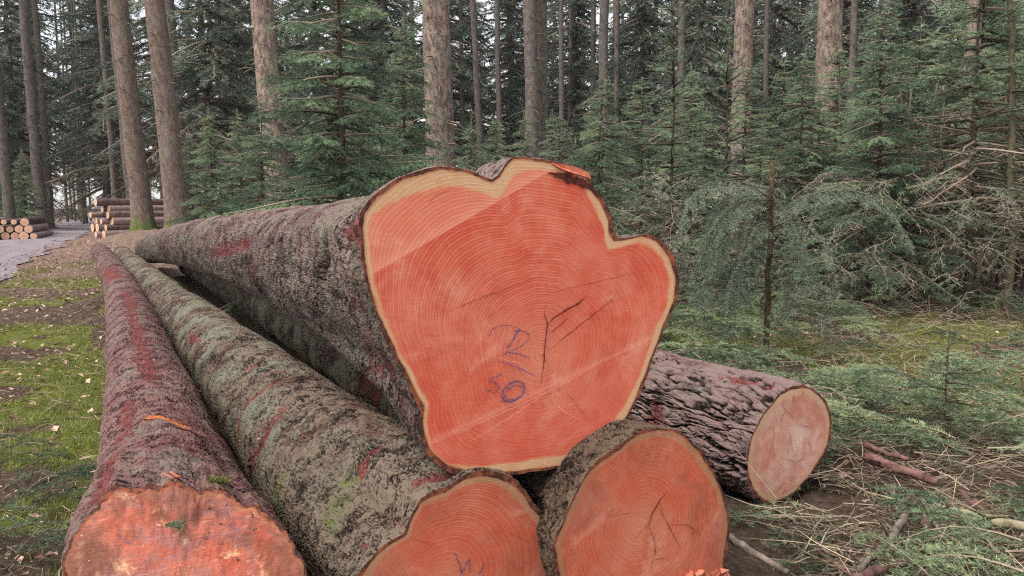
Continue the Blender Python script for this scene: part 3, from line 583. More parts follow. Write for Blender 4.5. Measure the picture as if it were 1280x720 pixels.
# ------------------------------------------------------------------ conifers
def unit(v): return v/(np.linalg.norm(v, axis=-1, keepdims=True)+1e-9)
class Segs:
    def __init__(s): s.S = []; s.D = []; s.L = []; s.tone = []; s.live = []; s.wood = MB()
    def add(s, S, D, L, tone, live): s.S.append(S); s.D.append(D); s.L.append(L); s.tone.append(np.broadcast_to(tone, (len(S),))); s.live.append(np.broadcast_to(live, (len(S),)))
def grow(sg, pts, r0, rng, tw_sp, tw_len, sub_sp=None, droop=.25, tone=.5, live=1., start=.15, sub_len=.4, bare=False):
    """a branch along polyline pts: wood tube, alternating twigs, sub-twigs"""
    pts = np.asarray(pts); seg = np.diff(pts, axis=0); ll = np.linalg.norm(seg, axis=1); cum = np.concatenate([[0], np.cumsum(ll)]); Lb = cum[-1]
    V, Q, T = tube(pts, np.linspace(r0, r0*.2, len(pts)), 4, False); sg.wood.add(V, Q, None, tone)
    n = max(3, int(Lb*(1-start)/tw_sp)); t = start+(1-start)*(np.arange(n)+rng.random(n)*.8)/n
    d = np.minimum(t, .999)*Lb; P = np.stack([np.interp(d, cum, pts[:, k]) for k in range(3)], -1)
    k = np.clip(np.searchsorted(cum, d)-1, 0, len(seg)-1); D = unit(seg[k]); side = unit(np.cross(D, [0, 0, 1.])+1e-6)
    sgn = np.where(np.arange(n) % 2 == 0, 1, -1)[:, None]
    dirs = unit(D*(.55+.3*rng.random((n, 1)))+side*sgn*(.75+.2*rng.random((n, 1)))+np.array([0, 0, -droop])+rng.normal(0, .12, (n, 3)))
    prof = np.sin(np.pi*np.clip(.25+.72*(1-t), 0, 1))**.7*(1-t*.45); L = tw_len*prof*(.6+.6*rng.random(n))
    lv = live*np.clip((t-.16*rng.random(n))*6, 0, 1) if bare else live*np.ones(n)
    sg.add(P, dirs, L, tone, lv)
    # the leading tip also bears needles
    sg.add(pts[:-1][max(0, int(len(seg)*start)):], unit(seg)[max(0, int(len(seg)*start)):], ll[max(0, int(len(seg)*start)):], tone, live)
    if sub_sp:
        m = np.maximum(1, (L/sub_sp).astype(int)); idx = np.repeat(np.arange(n), m); u = .2+.8*rng.random(len(idx))
        P2 = P[idx]+dirs[idx]*(L[idx]*u)[:, None]; sd = unit(np.cross(dirs[idx], [0, 0, 1.])+1e-6); s2 = np.where(rng.random(len(idx)) < .5, 1, -1)[:, None]
        D2 = unit(dirs[idx]*.7+sd*s2*.7+np.array([0, 0, -droop*.8])+rng.normal(0, .15, (len(idx), 3)))
        sg.add(P2, D2, tw_len*sub_len*(1.1-u)*(.5+.7*rng.random(len(idx)))+.01, tone, lv[idx])
def foliage_mesh(sg, name, rng, sp, nlen, nw, mats, tw=.0015, keep_dead=True):
    S = np.vstack(sg.S); D = np.vstack(sg.D); L = np.concatenate(sg.L); tone = np.concatenate(sg.tone); live = np.concatenate(sg.live)
    q = unit(rng.normal(0, 1, S.shape)); wv = unit(np.cross(D, q))*tw
    V1 = np.stack([S-wv, S+wv, S+D*L[:, None]], 1).reshape(-1, 3); n1 = len(V1)
    lv = rng.random(len(S)) < live
    cnt = np.where(lv, np.ceil(L/sp).astype(int), 0); idx = np.repeat(np.arange(len(S)), cnt); K = len(idx); t = rng.random(K)
    B = S[idx]+D[idx]*(L[idx]*t)[:, None]; q = rng.normal(0, 1, (K, 3)); q[:, 2] = np.abs(q[:, 2])*.7-.1; q = unit(q-D[idx]*np.sum(q*D[idx], 1)[:, None])
    nd = unit(D[idx]*.55+q*.85); ws = unit(np.cross(nd, rng.normal(0, 1, (K, 3))))*nw; nl = (nlen*(.7+.5*rng.random(K)))[:, None]
    V2 = np.stack([B-ws, B+ws, B+nd*nl], 1).reshape(-1, 3)
    Vw = np.vstack(sg.wood.V) if sg.wood.V else np.zeros((0, 3)); Qw = np.vstack(sg.wood.Q) if sg.wood.Q else np.zeros((0, 4), int)
    V = np.vstack([V1, V2, Vw]); F1 = np.arange(n1).reshape(-1, 3); F2 = n1+np.arange(len(V2)).reshape(-1, 3); Qw = Qw+n1+len(V2)
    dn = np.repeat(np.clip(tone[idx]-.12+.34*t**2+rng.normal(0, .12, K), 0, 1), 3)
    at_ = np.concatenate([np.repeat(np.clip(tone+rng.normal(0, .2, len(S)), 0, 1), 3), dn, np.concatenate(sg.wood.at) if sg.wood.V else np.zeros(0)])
    return mesh_np(name, V, [F1, F2, Qw], mats, [1, 0, 1], {'tone': at_}, False)
def trunk_mesh(name, H, r0, r1, mat, rng, ns=10, seg=12, bend=.01, flare=.0, stubs=0, stub_len=.15):
    z = np.linspace(0, 1, seg)**1.2*H; xy = np.cumsum(rng.normal(0, bend, (seg, 2)), 0); xy[0] = 0
    r = r0+(r1-r0)*(z/H)+flare*np.exp(-z/.25); b = MB()
    zz = np.concatenate([[-.3], z]); V, Q, T = tube(np.column_stack([np.vstack([xy[:1], xy]), zz]), np.concatenate([[r[0]*1.05], r]), ns, True, .10, rng)
    b.add(V, Q, T, .5)
    for k in range(stubs):
        h = rng.uniform(.8, H*.55); a = rng.uniform(0, 6.283); rr = r0+(r1-r0)*h/H; c = np.array([np.interp(h, z, xy[:, 0]), np.interp(h, z, xy[:, 1]), h]); d = np.array([math.cos(a), math.sin(a), rng.uniform(-.4, .2)])
        l = stub_len*rng.uniform(.2, 1)**2*3; p = [c+d*rr*.8, c+d*(rr+l*.5), c+d*(rr+l)+np.array([0, 0, -l*.2])]; V, Q, T = tube(p, [.014, .009, .003], 4); b.add(V, Q, T, .3)
    return b.mesh(name, mat)
def conifer(seed, H, cb, R, whorls, per, tw_sp, tw_len, sub_sp, sp, nlen, nw, nmat, r0=.05, droop=.25, dead_below=.0, rise=.15, trunkmat=None, tw=.0015, sub_len=.4, tmin=.1):
    rng = np.random.default_rng(seed); sg = Segs()
    for i in range(whorls):
        f = (i+.5*rng.random())/whorls; zb = cb+(H-cb)*f; z0 = zb; Rr = R*(1-f)**.75*(.75+.25*math.sin(math.pi*min(1, f*2+.2)))+.06
        for j in range(per):
            if rng.random() < .07: continue
            z0 = zb+rng.uniform(-.6, .6)*(H-cb)/whorls; a = 6.283*(j+rng.random()*.8)/per+i*1.1; L = Rr*rng.uniform(.5, 1.2); el = rng.uniform(-.3, .3)+rise*(f*2.2-.4)
            n = 7; t = np.linspace(0, 1, n); hx = L*t*math.cos(el); hz = L*(t*math.sin(el)-droop*t*t*.9+.12*t**4) ; wob = np.cumsum(rng.normal(0, .02*L, n))
            ca, sa = math.cos(a), math.sin(a); pts = np.stack([hx*ca-wob*sa, hx*sa+wob*ca, z0+hz], -1)
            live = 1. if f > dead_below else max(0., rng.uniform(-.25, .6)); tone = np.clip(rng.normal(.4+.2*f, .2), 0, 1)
            grow(sg, pts, .012*H/4+.004, rng, tw_sp, tw_len*(.5+.5*Rr/R), sub_sp, droop*1.1, tone, live, tmin, sub_len, True)
    top = np.array([[0, 0, H-.5*min(1, R)], [0, 0, H+.15]]); grow(sg, np.linspace(top[0], top[1], 5), .008, rng, tw_sp, tw_len*.4, None, -.3, .7, 1, 0)
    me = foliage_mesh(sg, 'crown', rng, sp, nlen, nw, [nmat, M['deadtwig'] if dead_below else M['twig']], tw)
    tm = trunk_mesh('trunk', H, r0, r0*.12, trunkmat or M['twig'], rng, 8, 14, .012*H/4, flare=r0*.3)
    return me, tm
protos = {}
def proto_tree(kind, name, cat, me, tm): protos[kind] = (name, cat, me, tm)
def plant(kind, x, y, label, rz=0, sc=1., group=None, tilt=(0, 0), dz=0):
    name, cat, me, tm = protos[kind]; r = empty(name, (x, y, float(ground_h(x, y))-.03+dz), label, cat, group); r.rotation_euler = (tilt[0], tilt[1], rz); r.scale = (sc,)*3
    if me: link('crown', me, r)
    link('trunk', tm, r); return r
for k in range(4):
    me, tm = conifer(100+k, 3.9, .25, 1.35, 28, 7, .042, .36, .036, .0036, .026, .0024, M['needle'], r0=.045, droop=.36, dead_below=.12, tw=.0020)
    proto_tree('young%d' % k, 'young_spruce', 'spruce tree', me, tm)
for k in range(2):   # slender see-through young spruce
    me, tm = conifer(120+k, 3.0, .3, .62, 14, 5, .045, .20, .04, .0042, .026, .0021, M['needle'], r0=.022, droop=.15, dead_below=.0, rise=.5, tw=.002)
    proto_tree('slender%d' % k, 'young_spruce', 'spruce tree', me, tm)
for k in range(3):   # thicket spruce, dead and grey below
    me, tm = conifer(140+k, 4.2, .75, 1.3, 27, 6, .046, .36, .040, .0042, .028, .0025, M['needle'], r0=.04, droop=.22, dead_below=.42, tw=.0028)
    proto_tree('thicket%d' % k, 'young_spruce', 'spruce tree', me, tm)
for k in range(4):   # tall forest spruce with drooping branches
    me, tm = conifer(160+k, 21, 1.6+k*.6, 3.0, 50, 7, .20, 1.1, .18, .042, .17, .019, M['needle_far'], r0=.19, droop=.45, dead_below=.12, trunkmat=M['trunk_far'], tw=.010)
    proto_tree('forest%d' % k, 'forest_spruce', 'spruce tree', me, tm)
def bare_trunk(seed, H, r0, mat, stubs, flare=.03, ns=14):
    rng = np.random.default_rng(seed); return trunk_mesh('trunk', H, r0, r0*.55, mat, rng, ns, 22, .012, flare, stubs)
for k in range(3): proto_tree('mossy%d' % k, 'spruce_tree', 'tree', None, bare_trunk(200+k, 14, .30, M['trunk_mossy'], 90, .12, 28))
for k in range(2): proto_tree('pink%d' % k, 'spruce_tree', 'tree', None, bare_trunk(210+k, 14, .25, M['trunk_pink'], 110, .05, 28))
for k in range(4): proto_tree('pole%d' % k, 'spruce_tree', 'tree', None, bare_trunk(220+k, 17, .15, M['trunk_far'], 60, .03, 10))
rng = np.random.default_rng(77); random.seed(5)
def px_ground(px, d):    # world x,y at a photo column and camera depth
    P = at(px, 258, d); return P[0], P[1]
def trunk(kind, px_base, d, wpx, label, r_proto, px_top=None, group=None, rz=None):
    x, y = px_ground(px_base, d); sc = (wpx*d/F/2)/r_proto; tl = 0
    t = plant(kind, x, y, label, random.uniform(0, 6) if rz is None else 0, 1, group)
    t.scale = (sc, sc, 1)
    if px_top is not None:
        nat = px_base-(640-px_base)*(-1)*0
        # sideways lean so that the stem passes px_top at the top of the photograph
        Pt = at(px_top, 0, d); z = Pt[2]-t.location.z; t.rotation_mode = 'XYZ'; t.rotation_euler = (0, math.atan2(Pt[0]-x, z), 0)
    return t
G1 = 'mature spruce trunks behind the pile'
trunk('mossy0', 179, 20, 25, 'thick spruce trunk with bright mossy foot beside the stacked logs', .30, 160)
trunk('mossy1', 222, 19, 28, 'thick spruce trunk with mossy foot close behind the tip of the pile', .30, 203)
trunk('pole0', 166, 27, 12, 'pale greenish trunk between the road and the mossy-footed trunk', .15, 149)
trunk('pole1', 236, 29, 14, 'brown trunk just right of the second mossy-footed trunk', .15, 222)
trunk('pole2', 289, 30, 9, 'slim grey trunk left of the flaky pinkish one', .15, 280)
trunk('pink0', 352, 14, 31, 'flaky pinkish-brown trunk left of the large young spruce', .25, 336)
trunk('pink1', 556, 12.5, 38, 'broad pinkish flaky trunk directly above the huge log', .25, 550)
trunk('pole3', 604, 27, 9, 'slim pale trunk right of the broad pinkish one', .15, 592)
trunk('pole1', 628, 29, 8, 'slim grey trunk midway between broad pink and double trunks', .15, 622)
trunk('pole0', 666, 22, 20, 'left stem of the pair of trunks standing together above the huge log', .15, 660)
trunk('pole2', 680, 22.6, 15, 'right stem of the pair of trunks standing together above the huge log', .15, 675)
trunk('pole1', 755, 26, 14, 'straight grey-brown trunk right of the thin poles, behind small spruces', .15, 754)
trunk('pole3', 770, 29, 8, 'thin trunk hard against the right of a grey-brown trunk', .15, 768)
trunk('pink0', 926, 16, 26, 'pale pinkish trunk behind the slender spruce leader', .25, 926)
trunk('pink1', 1034, 14, 33, 'thick pinkish trunk rising above the thicket, broadest on the right', .25, 1030)
trunk('pink0', 1206, 15, 20, 'pinkish trunk high on the right, half hidden by green boughs', .25, 1207)
trunk('pole2', 848, 24, 10, 'pale slim trunk left of the slender spruce leader', .15, 846)
trunk('pole0', 953, 26, 8, 'slim dark trunk close right of the pale pinkish one', .15, 951)
trunk('pole3', 1058, 24, 10, 'slim grey trunk close right of the broadest trunk', .15, 1057)
trunk('pole1', 1092, 25, 9, 'slim pale trunk between the two right-hand pinkish trunks', .15, 1092)
trunk('pole1', 12, 27, 14, 'dark trunk at the far left edge behind the low log pile', .15, 3)
trunk('pole2', 52, 33, 14, 'pale straight trunk beyond the low log pile', .15, 44)
trunk('pole0', 62, 36, 9, 'thin dark trunk beyond the low log pile, next to a pale one', .15, 57)
trunk('pole3', 146, 33, 9, 'slim trunk in shade left of the pale greenish one', .15, 138)
for k in range(26):
    px = [700, 712, 726, 738, 790, 806, 640, 580, 520, 470, 430, 400, 310, 262, 880, 900, 975, 990, 1010, 1120, 1140, 1160, 1180, 1235, 1250, 1270][k]
    d = 26+((k*7.3) % 15); trunk('pole%d' % (k % 4), px+rng.uniform(-2, 2), d, rng.uniform(5, 9), 'thin dark pole of a trunk deep among the forest trees', .15, px+(px-640)*.012+rng.uniform(-2, 2), 'thin trunks deep in the forest')
for k in range(7):
    trunk('pole%d' % (k % 4), 84+k*4.6+rng.uniform(-1.5, 1.5), rng.uniform(44, 70), rng.uniform(2.2, 4), 'thin dark pole of a trunk deep among the forest trees', .15, None, 'thin trunks deep in the forest')
for k in range(34):
    d = rng.uniform(42, 66); px = rng.uniform(-60, 1340)
    if 66 < px < 128: continue
    trunk('pole%d' % (k % 4), px, d, rng.uniform(4, 8), 'thin dark pole of a trunk deep among the forest trees', .15, None, 'thin trunks deep in the forest')
# tall spruces with branches: near verge of the wood, then depth
def forest(px, d, k, sc=1., label=None, dz=0):
    x, y = px_ground(px, d); plant('forest%d' % (k % 4), x, y, label or 'tall dark spruce with drooping boughs, one of many closing off the wood', rng.uniform(0, 6), sc, 'dark spruces closing off the wood', dz=dz)
for k, (px, d, sc) in enumerate([(-46, 34, 1), (136, 36, .9), (205, 33, .9), (270, 26, .8), (330, 30, .9), (400, 24, .75), (480, 29, .9), (560, 33, 1), (640, 36, 1), (720, 34, .9), (800, 30, .85), (870, 27, .8), (960, 30, .9), (1050, 27, .85), (1130, 24, .8), (1210, 26, .85), (1300, 23, .8),
        (25, 40, 1), (52, 47, 1.05), (104, 52, 1.1),  (150, 46, 1)]):
    forest(px, d, k, sc)
for k in range(42):
    d = 38+34*((k*.618) % 1); px = -80+1460*((k*.381966) % 1)
    if 55 < px < 118: continue
    forest(px, d, k, rng.uniform(.9, 1.15))
for k in range(0, 18, 2): forest(-60+90*k+rng.uniform(-20, 20), rng.uniform(75, 88), k, 1.3) if not (20 < -60+90*k < 160) else None
# young spruces
def young(kind, px, d, h, base_h, label, group=None, rz=None, dz=0, tilt=(0, 0)):
    x, y = px_ground(px, d); return plant(kind, x, y, label, rng.uniform(0, 6) if rz is None else rz, h/base_h, group, tilt, dz)
young('young0', 425, 8.2, 4.3, 3.9, 'large bushy young spruce behind the huge log, left of centre')
young('young1', 330, 11.5, 2.6, 3.9, 'low dark young spruce at the foot of the flaky left trunk')
young('young2', 508, 11, 3.6, 3.9, 'young spruce partly hiding the broad pinkish trunk')
young('young3', 590, 10.5, 2.3, 3.9, 'small bright green spruce just above the rim of the huge log')
young('young0', 655, 12, 2.5, 3.9, 'small green spruce in front of the paired trunks')
young('young1', 752, 9.4, 2.75, 3.9, 'bushy young spruce above the right shoulder of the huge log')
young('slender0', 905, 8.2, 3.0, 3.0, 'slender young spruce with a bare dark leader right of centre')
young('slender1', 838, 10.5, 3.9, 3.0, 'thin tall young spruce behind the bushy one, reaching out of view')
young('young2', 1000, 10.5, 3.1, 3.9, 'young spruce with light green tips in front of the broadest right trunk')
young('young3', 1095, 9.3, 3.5, 3.9, 'bright green young spruce right of the broadest trunk')
young('thicket0', 1215, 9.0, 4.3, 4.2, 'large overhanging green spruce at the upper right')
young('young2', 265, 15, 2.8, 3.9, 'small dark spruce in shade right of the mossy-footed trunks')
G2 = 'dense young spruces of the thicket'
TL = 'dense young spruce merging into the dark thicket right of the pile'
for k, (px, d, h) in enumerate([(800, 11.5, 2.9), (860, 12.5, 3.2), (930, 12, 3.2), (975, 13, 3.4), (1040, 12, 3.4), (1080, 11, 3.2), (1140, 11.3, 3.6), (1180, 10.3, 3.7), (1255, 10.8, 3.9), (1310, 9.6, 4.2), (700, 13.5, 2.6), (1350, 11.5, 4.3), (880, 10.6, 2.4), (790, 13.5, 3.0), (1010, 14.5, 3.4), (1230, 13.5, 4), (1120, 14, 3.8), (950, 10.2, 2.2), (1020, 10.6, 2.4)]):
    young('thicket%d' % (k % 3), px, d, h, 4.2, TL, G2)
for k, (px, d, h) in enumerate([(300, 17, 3), (450, 14, 3.2), (400, 18, 3.4), (620, 16, 2.8), (560, 15, 2.7), (740, 17, 3.2), (240, 20, 2.4), (690, 19, 3.2), (840, 17, 3.6), (500, 17, 3.4)]):
    young('young%d' % (k % 4), px, d, h, 3.9, 'dark young spruce in the undergrowth behind the pile', 'young spruces in the undergrowth')
for k, (px, d, h) in enumerate([(30, 29, 3), (48, 36, 2.2), (-20, 30, 3.6), (8, 33, 3.2)]):
    young('young%d' % (k % 4), px, d, h, 3.9, 'dark young spruce beyond the road and low log pile', 'young spruces beyond the road')
# thin stems under the thicket, right
for k in range(16):
    px = 1128+k*10.5+rng.uniform(-3, 3); d = rng.uniform(9.2, 11.5); x, y = px_ground(px, d); r = np.random.default_rng(300+k)
    tm = trunk_mesh('bare_stem', 2.6, .022*r.uniform(.6, 1.3), .012, M['stem'] if 'stem' in M else M.setdefault('stem', mat_simple('thin_stem_bark', (.06, .045, .035), (.17, .12, .09), 25, rand=.4)), r, 6, 12, .02, 0, 26, .25)
    wn = ['first', 'second', 'third', 'fourth', 'fifth', 'sixth', 'seventh', 'eighth', 'ninth', 'tenth', 'eleventh', 'twelfth', 'thirteenth', 'fourteenth', 'fifteenth', 'sixteenth']
    o = empty('dead_sapling', (x, y, float(ground_h(x, y))), '%s thin bare stem from the left in the dark gap under the thicket' % wn[k], 'sapling', 'thin bare stems under the thicket'); link('trunk', tm, o)
P = px_ground(1272, 8.6); r = np.random.default_rng(9)
o = empty('young_tree', (P[0], P[1], .15), 'mossy young trunk at the right edge of the clearing', 'tree'); link('trunk', trunk_mesh('trunk', 5, .040, .024, mat_simple('mossy_stem', (.05, .05, .025), (.13, .10, .07), 12), r, 10, 16, .02, .02, 40, .2), o)
# snapped spruce with hanging top
def snapped():
    rg = np.random.default_rng(12); d = 6.6; base = on_ground(962, 420); base = np.array([at(962, 300, d)[0], at(962, 300, d)[1], .1])
    root = empty('snapped_spruce', tuple(base), 'snapped young spruce with a broken stump and greyish boughs hanging down', 'spruce tree')
    top = at(966, 200, d)
    V, Q, T = tube(np.linspace(base*[1, 1, 0]+[0, 0, -.1], top, 9)+rg.normal(0, .006, (9, 3)), np.linspace(.026, .019, 9), 8, True, .3, rg); b = MB(); b.add(V-base, Q, T, .5)
    V, Q, T = tube([top, top+np.array([.01, 0, .05])], [.014, .002], 4); b.add(V-base, Q, T, .9)
    link('trunk', b.mesh('trunk', mat_simple('snapped_bark', (.03, .02, .014), (.12, .08, .05), 30)), root)
    sg = Segs()
    def br(pxs, dd=0., ln=.22, tone=.5, live=1., r0=.010):
        P = np.array([at(x, y, d+z) for x, y, z in pxs]); t = np.linspace(0, 1, len(P)); tt = np.linspace(0, 1, 14); P = np.stack([np.interp(tt, t, P[:, k]) for k in range(3)], -1)
        for _ in range(2): P[1:-1] = (P[:-2]+2*P[1:-1]+P[2:])/4
        grow(sg, P-base, r0*.7, rg, .030, ln*1.05, .03, .95, tone+.1, live, .1)
    br([(966, 250, 0), (930, 226, -.2), (890, 224, -.3), (862, 245, -.4), (850, 300, -.4)], tone=.6)
    br([(966, 250, 0), (920, 250, -.3), (885, 290, -.4), (872, 350, -.5), (880, 390, -.5)], tone=.35)
    br([(966, 245, 0), (985, 270, -.2), (1000, 310, -.3), (1005, 360, -.4)], tone=.4, ln=.16)
    br([(964, 300, 0), (930, 320, -.3), (915, 370, -.5), (920, 410, -.6)], tone=.3, live=.7)
    br([(966, 320, 0), (990, 350, -.2), (975, 400, -.4)], tone=.3, live=.5)
    br([(964, 260, 0), (940, 270, .2), (930, 320, .2), (935, 380, .1)], tone=.3, live=.6)
    br([(966, 270, 0), (1010, 240, .3), (1080, 235, .4), (1120, 270, .4), (1140, 310, .4)], tone=.6, ln=.2)
    for k in range(15):
        y0 = rg.uniform(238, 330); sx = rg.choice([-1, -1, 1]); sp = rg.uniform(25, 85)
        br([(965, y0, 0), (965+sx*sp*.5, y0-rg.uniform(0, 14), rg.uniform(-.4, .2)), (965+sx*sp*.9, y0+rg.uniform(15, 40), rg.uniform(-.5, .2)), (965+sx*sp, y0+rg.uniform(60, 130), rg.uniform(-.6, .2))], tone=rg.uniform(.2, .7), ln=.17, live=rg.uniform(.5, 1), r0=.007)
    for k in range(9):
        x0 = 962+rg.normal(0, 12); y0 = rg.uniform(230, 380); br([(x0, y0, 0), (x0+rg.normal(0, 45), y0+rg.uniform(-10, 60), rg.uniform(-.5, .4)), (x0+rg.normal(0, 80), y0+rg.uniform(30, 110), rg.uniform(-.7, .4))], live=.15, ln=.14, r0=.006)
    link('hanging_boughs', foliage_mesh(sg, 'hanging_boughs', rg, .0036, .026, .0021, [M['needle_grey'], M['twig']], .0018), root)
snapped()
# tangle of dry twigs standing in front of the thicket
def dry_tangle():
    rg = np.random.default_rng(15); sg = Segs()
    for k in range(560):
        x0 = rg.uniform(790, 1300); dd = rg.uniform(7.8, 10.6); y0 = rg.uniform(215, 370)
        p = at(x0, y0, dd); v = unit(rg.normal(0, 1, 3)*[1, .6, .5]); L = rg.uniform(.2, .55); pts = np.array([p+v*L*t+np.array([0, 0, -.35*L*t*t])+rg.normal(0, .02, 3) for t in np.linspace(0, 1, 6)])
        grow(sg, pts, .003, rg, .05, .2, .06, .45, rg.uniform(.2, 1), .0 if rg.random() < .6 else .8, .05, .5)
    me = foliage_mesh(sg, 'dry_twigs', rg, .006, .024, .0016, [M['needle_grey'], M['deadtwig']], .0024)
    tag(link('dry_twigs', me), 'tangle of dry grey twigs filling the lower front of the thicket', 'twigs', kind='stuff')
dry_tangle()
# ------------------------------------------------------------------ brash and litter on the ground
def clear_of_logs(x, y):
    """True on open ground to the right of the pile"""
    # right log edge: from its face at about (1.35,3.7) running back-left
    return (x > 1.52-(y-3.4)*.50+.42) if y > 3.9 else ((x > 2.1) if y > 3.3 else (x > 1.32))
def open_ground(x, y):
    return (x > 1.50-(y-3.4)*.50) if y > 3.65 else ((x > 1.62) if y > 3.3 else (x > 1.12))
def brash():
    rg = np.random.default_rng(21); sg = Segs(); n = 0
    while n < 560:
        y = 2.4+8.2*rg.random()**1.55; x = rg.uniform(.6, y*.72+.5)
        if not open_ground(x, y): continue
        low_ = not clear_of_logs(x, y)
        dens = fbm(np.array([x*.8+3.]), np.array([y*.8]), 44, 3)[0]
        if not low_ and dens < .48+.06*(y > 5.5) and rg.random() < .9: continue
        qx, qy, _ = proj(np.array([x, y, .05]))
        if qx > 1030 and qy > 545 and rg.random() < .86: continue
        n += 1; a = rg.uniform(0, 6.283); L = rg.uniform(.3, .8); z = float(ground_h(x, y))+rg.uniform(.02, .12+1.3*max(0, dens-.45)); cv = rg.normal(0, .25); t = np.linspace(0, 1, 6)
        if low_: L = rg.uniform(.15, .3); z = float(ground_h(x, y))+rg.uniform(.0, .03)
        pts = np.stack([x+L*t*np.cos(a+cv*t), y+L*t*np.sin(a+cv*t), z+(.03 if low_ else .15)*L*np.sin(t*2.6)-(.02 if low_ else .08)*t+(0 if low_ else rg.uniform(-.0, .1))*t], -1)
        grow(sg, pts, .005, rg, .032, .21, .032, .12, np.clip(rg.normal(.45, .25), 0, 1), 1. if rg.random() < .85 else .2, .1)
    me = foliage_mesh(sg, 'spruce_brash', rg, .0036, .021, .0019, [M['needle_brash'], M['deadtwig']], .0018)
    tag(link('spruce_brash', me), 'carpet of cut spruce sprays covering the ground right of the logs', 'brash', kind='stuff')
    # left foreground sprays
    sg = Segs()
    for k in range(26):
        p = on_ground(rg.uniform(-25, 88), rg.uniform(575, 725)); a = rg.uniform(-.6, 1.2); L = rg.uniform(.2, .45); t = np.linspace(0, 1, 6); pts = np.stack([p[0]-.1+L*t*np.cos(a), p[1]+L*t*np.sin(a), p[2]+.03+.1*np.sin(t*2.4)], -1)
        grow(sg, pts, .004, rg, .03, .13, .03, .15, rg.uniform(.1, .5), 1. if k % 3 else .2, .05)
    tag(link('spruce_sprays', foliage_mesh(sg, 'spruce_sprays', rg, .004, .019, .0013, [M['needle_brash'], M['deadtwig']], .0018)), 'cut spruce sprays lying left of the reddish log in the foreground', 'brash', kind='stuff')
brash()
M['litter'] = mat_simple('litter_twigs', (.08, .055, .04), (.30, .23, .17), 10, attr_tone=True, bump=0)
M['leaf'] = mat_simple('copper_leaves', (.17, .09, .065), (.48, .32, .25), 10, attr_tone=True, bump=0)
M['grass'] = mat_leaf('moss_grass', (.10, .11, .025), (.21, .225, .065), (.40, .39, .16), .25)
M['straw'] = mat_simple('dry_straw', (.28, .22, .13), (.50, .42, .28), 10, attr_tone=True, bump=0)
def scatter_sticks(name, label, n, region, seed, lmin, lmax, r, mat, up=.05, zmax=.05, kind='stuff', cat='litter'):
    rg = np.random.default_rng(seed); X, Y = region(rg, n); n = len(X); a = rg.uniform(0, 6.283, n); L = rg.uniform(lmin, lmax, n)**1; z = ground_h(X, Y)+rg.uniform(0, zmax, n)+.01
    el = rg.normal(0, up, n); D = np.stack([np.cos(a)*np.cos(el), np.sin(a)*np.cos(el), np.sin(el)], -1); P0 = np.stack([X, Y, z], -1); S = unit(np.cross(D, rg.normal(0, 1, (n, 3)))); S2 = np.cross(D, S)
    rr = (r*rg.uniform(.4, 1.3, n))[:, None]; mid = P0+D*(L*.5)[:, None]+rg.normal(0, .06, (n, 3))*L[:, None]; E = P0+D*L[:, None]
    V = np.stack([P0+S*rr, P0-S*rr*.5+S2*rr*.87, P0-S*rr*.5-S2*rr*.87, mid+S*rr, mid-S*rr*.5+S2*rr*.87, mid-S*rr*.5-S2*rr*.87, E], 1).reshape(-1, 3)
    k = (np.arange(n)*7)[:, None]; Q = np.concatenate([k+np.array([[0, 1, 4, 3]]), k+np.array([[1, 2, 5, 4]]), k+np.array([[2, 0, 3, 5]])]); T = np.concatenate([k+np.array([[3, 4, 6]]), k+np.array([[4, 5, 6]]), k+np.array([[5, 3, 6]])])
    me = mesh_np(name, V, [Q, T], [mat], [0, 0], {'tone': np.repeat(rg.random(n), 7)}); return tag(link(name, me), label, cat, kind=kind)
def reg_right(rg, n):
    y = 2.3+9*rg.random(n)**1.4; x = rg.uniform(.3, 1, n)*(y*.75+.6); m = np.array([open_ground(a+.04, b) for a, b in zip(x, y)]); return x[m], y[m]
def reg_left(rg, n):
    y = 1.9+14*rg.random(n)**1.4; xr = -.86-(y-1.9)*.50; x = xr-rg.random(n)*(2.6+y*.1); m = road_dist(x, y) < -.05; return x[m], y[m]
scatter_sticks('twig_litter', 'scattered brown twigs and sticks on the ground right of the logs', 14000, reg_right, 31, .05, .30, .0024, M['litter'], .25, .10)
scatter_sticks('bark_litter', 'small twigs and bark crumbs on the mossy verge left of the logs', 7000, reg_left, 32, .03, .14, .0025, M['litter'], .15, .03)
scatter_sticks('dry_straw', 'pale dry stalks among the brash', 900, reg_right, 33, .15, .5, .0012, M['straw'], .35, .12)
scatter_sticks('verge_straw', 'pale dry stalks on the verge', 900, reg_left, 34, .08, .3, .0013, M['straw'], .2, .04)
def blades(name, label, n, region, seed, hmin, hmax, w_, mat, dfn=None):
    rg = np.random.default_rng(seed); X, Y = region(rg, n)
    if dfn is not None: m = rg.random(len(X)) < dfn(X, Y); X, Y = X[m], Y[m]
    n = len(X); a = rg.uniform(0, 6.283, n); h = rg.uniform(hmin, hmax, n); z = ground_h(X, Y)+(fbm(X*1.7, Y*1.7, 3)-.5)*.14+(fbm(X*7, Y*7, 9)-.5)*.09-.025
    P0 = np.stack([X, Y, z], -1); S = np.stack([np.cos(a), np.sin(a), a*0], -1)*(w_*(1+Y/8))[:, None]; E = P0+np.stack([rg.normal(0, .5, n)*h, rg.normal(0, .5, n)*h, h], -1)
    V = np.stack([P0-S, P0+S, E], 1).reshape(-1, 3); me = mesh_np(name, V, [np.arange(len(V)).reshape(-1, 3)], [mat], [0], {'tone': np.repeat(np.clip(rg.normal(.5, .22, n), 0, 1), 3)})
    tag(link(name, me), label, 'grass', kind='stuff')
blades('grass', 'short mossy grass on the verge left of the logs', 260000, reg_left, 41, .012, .045, .0016, M['grass'], lambda X, Y: sstep(.43, .57, fbm(X*1.6, Y*1.6, 33)+.06*sstep(9, 5, Y))*sstep(17, 12, Y))
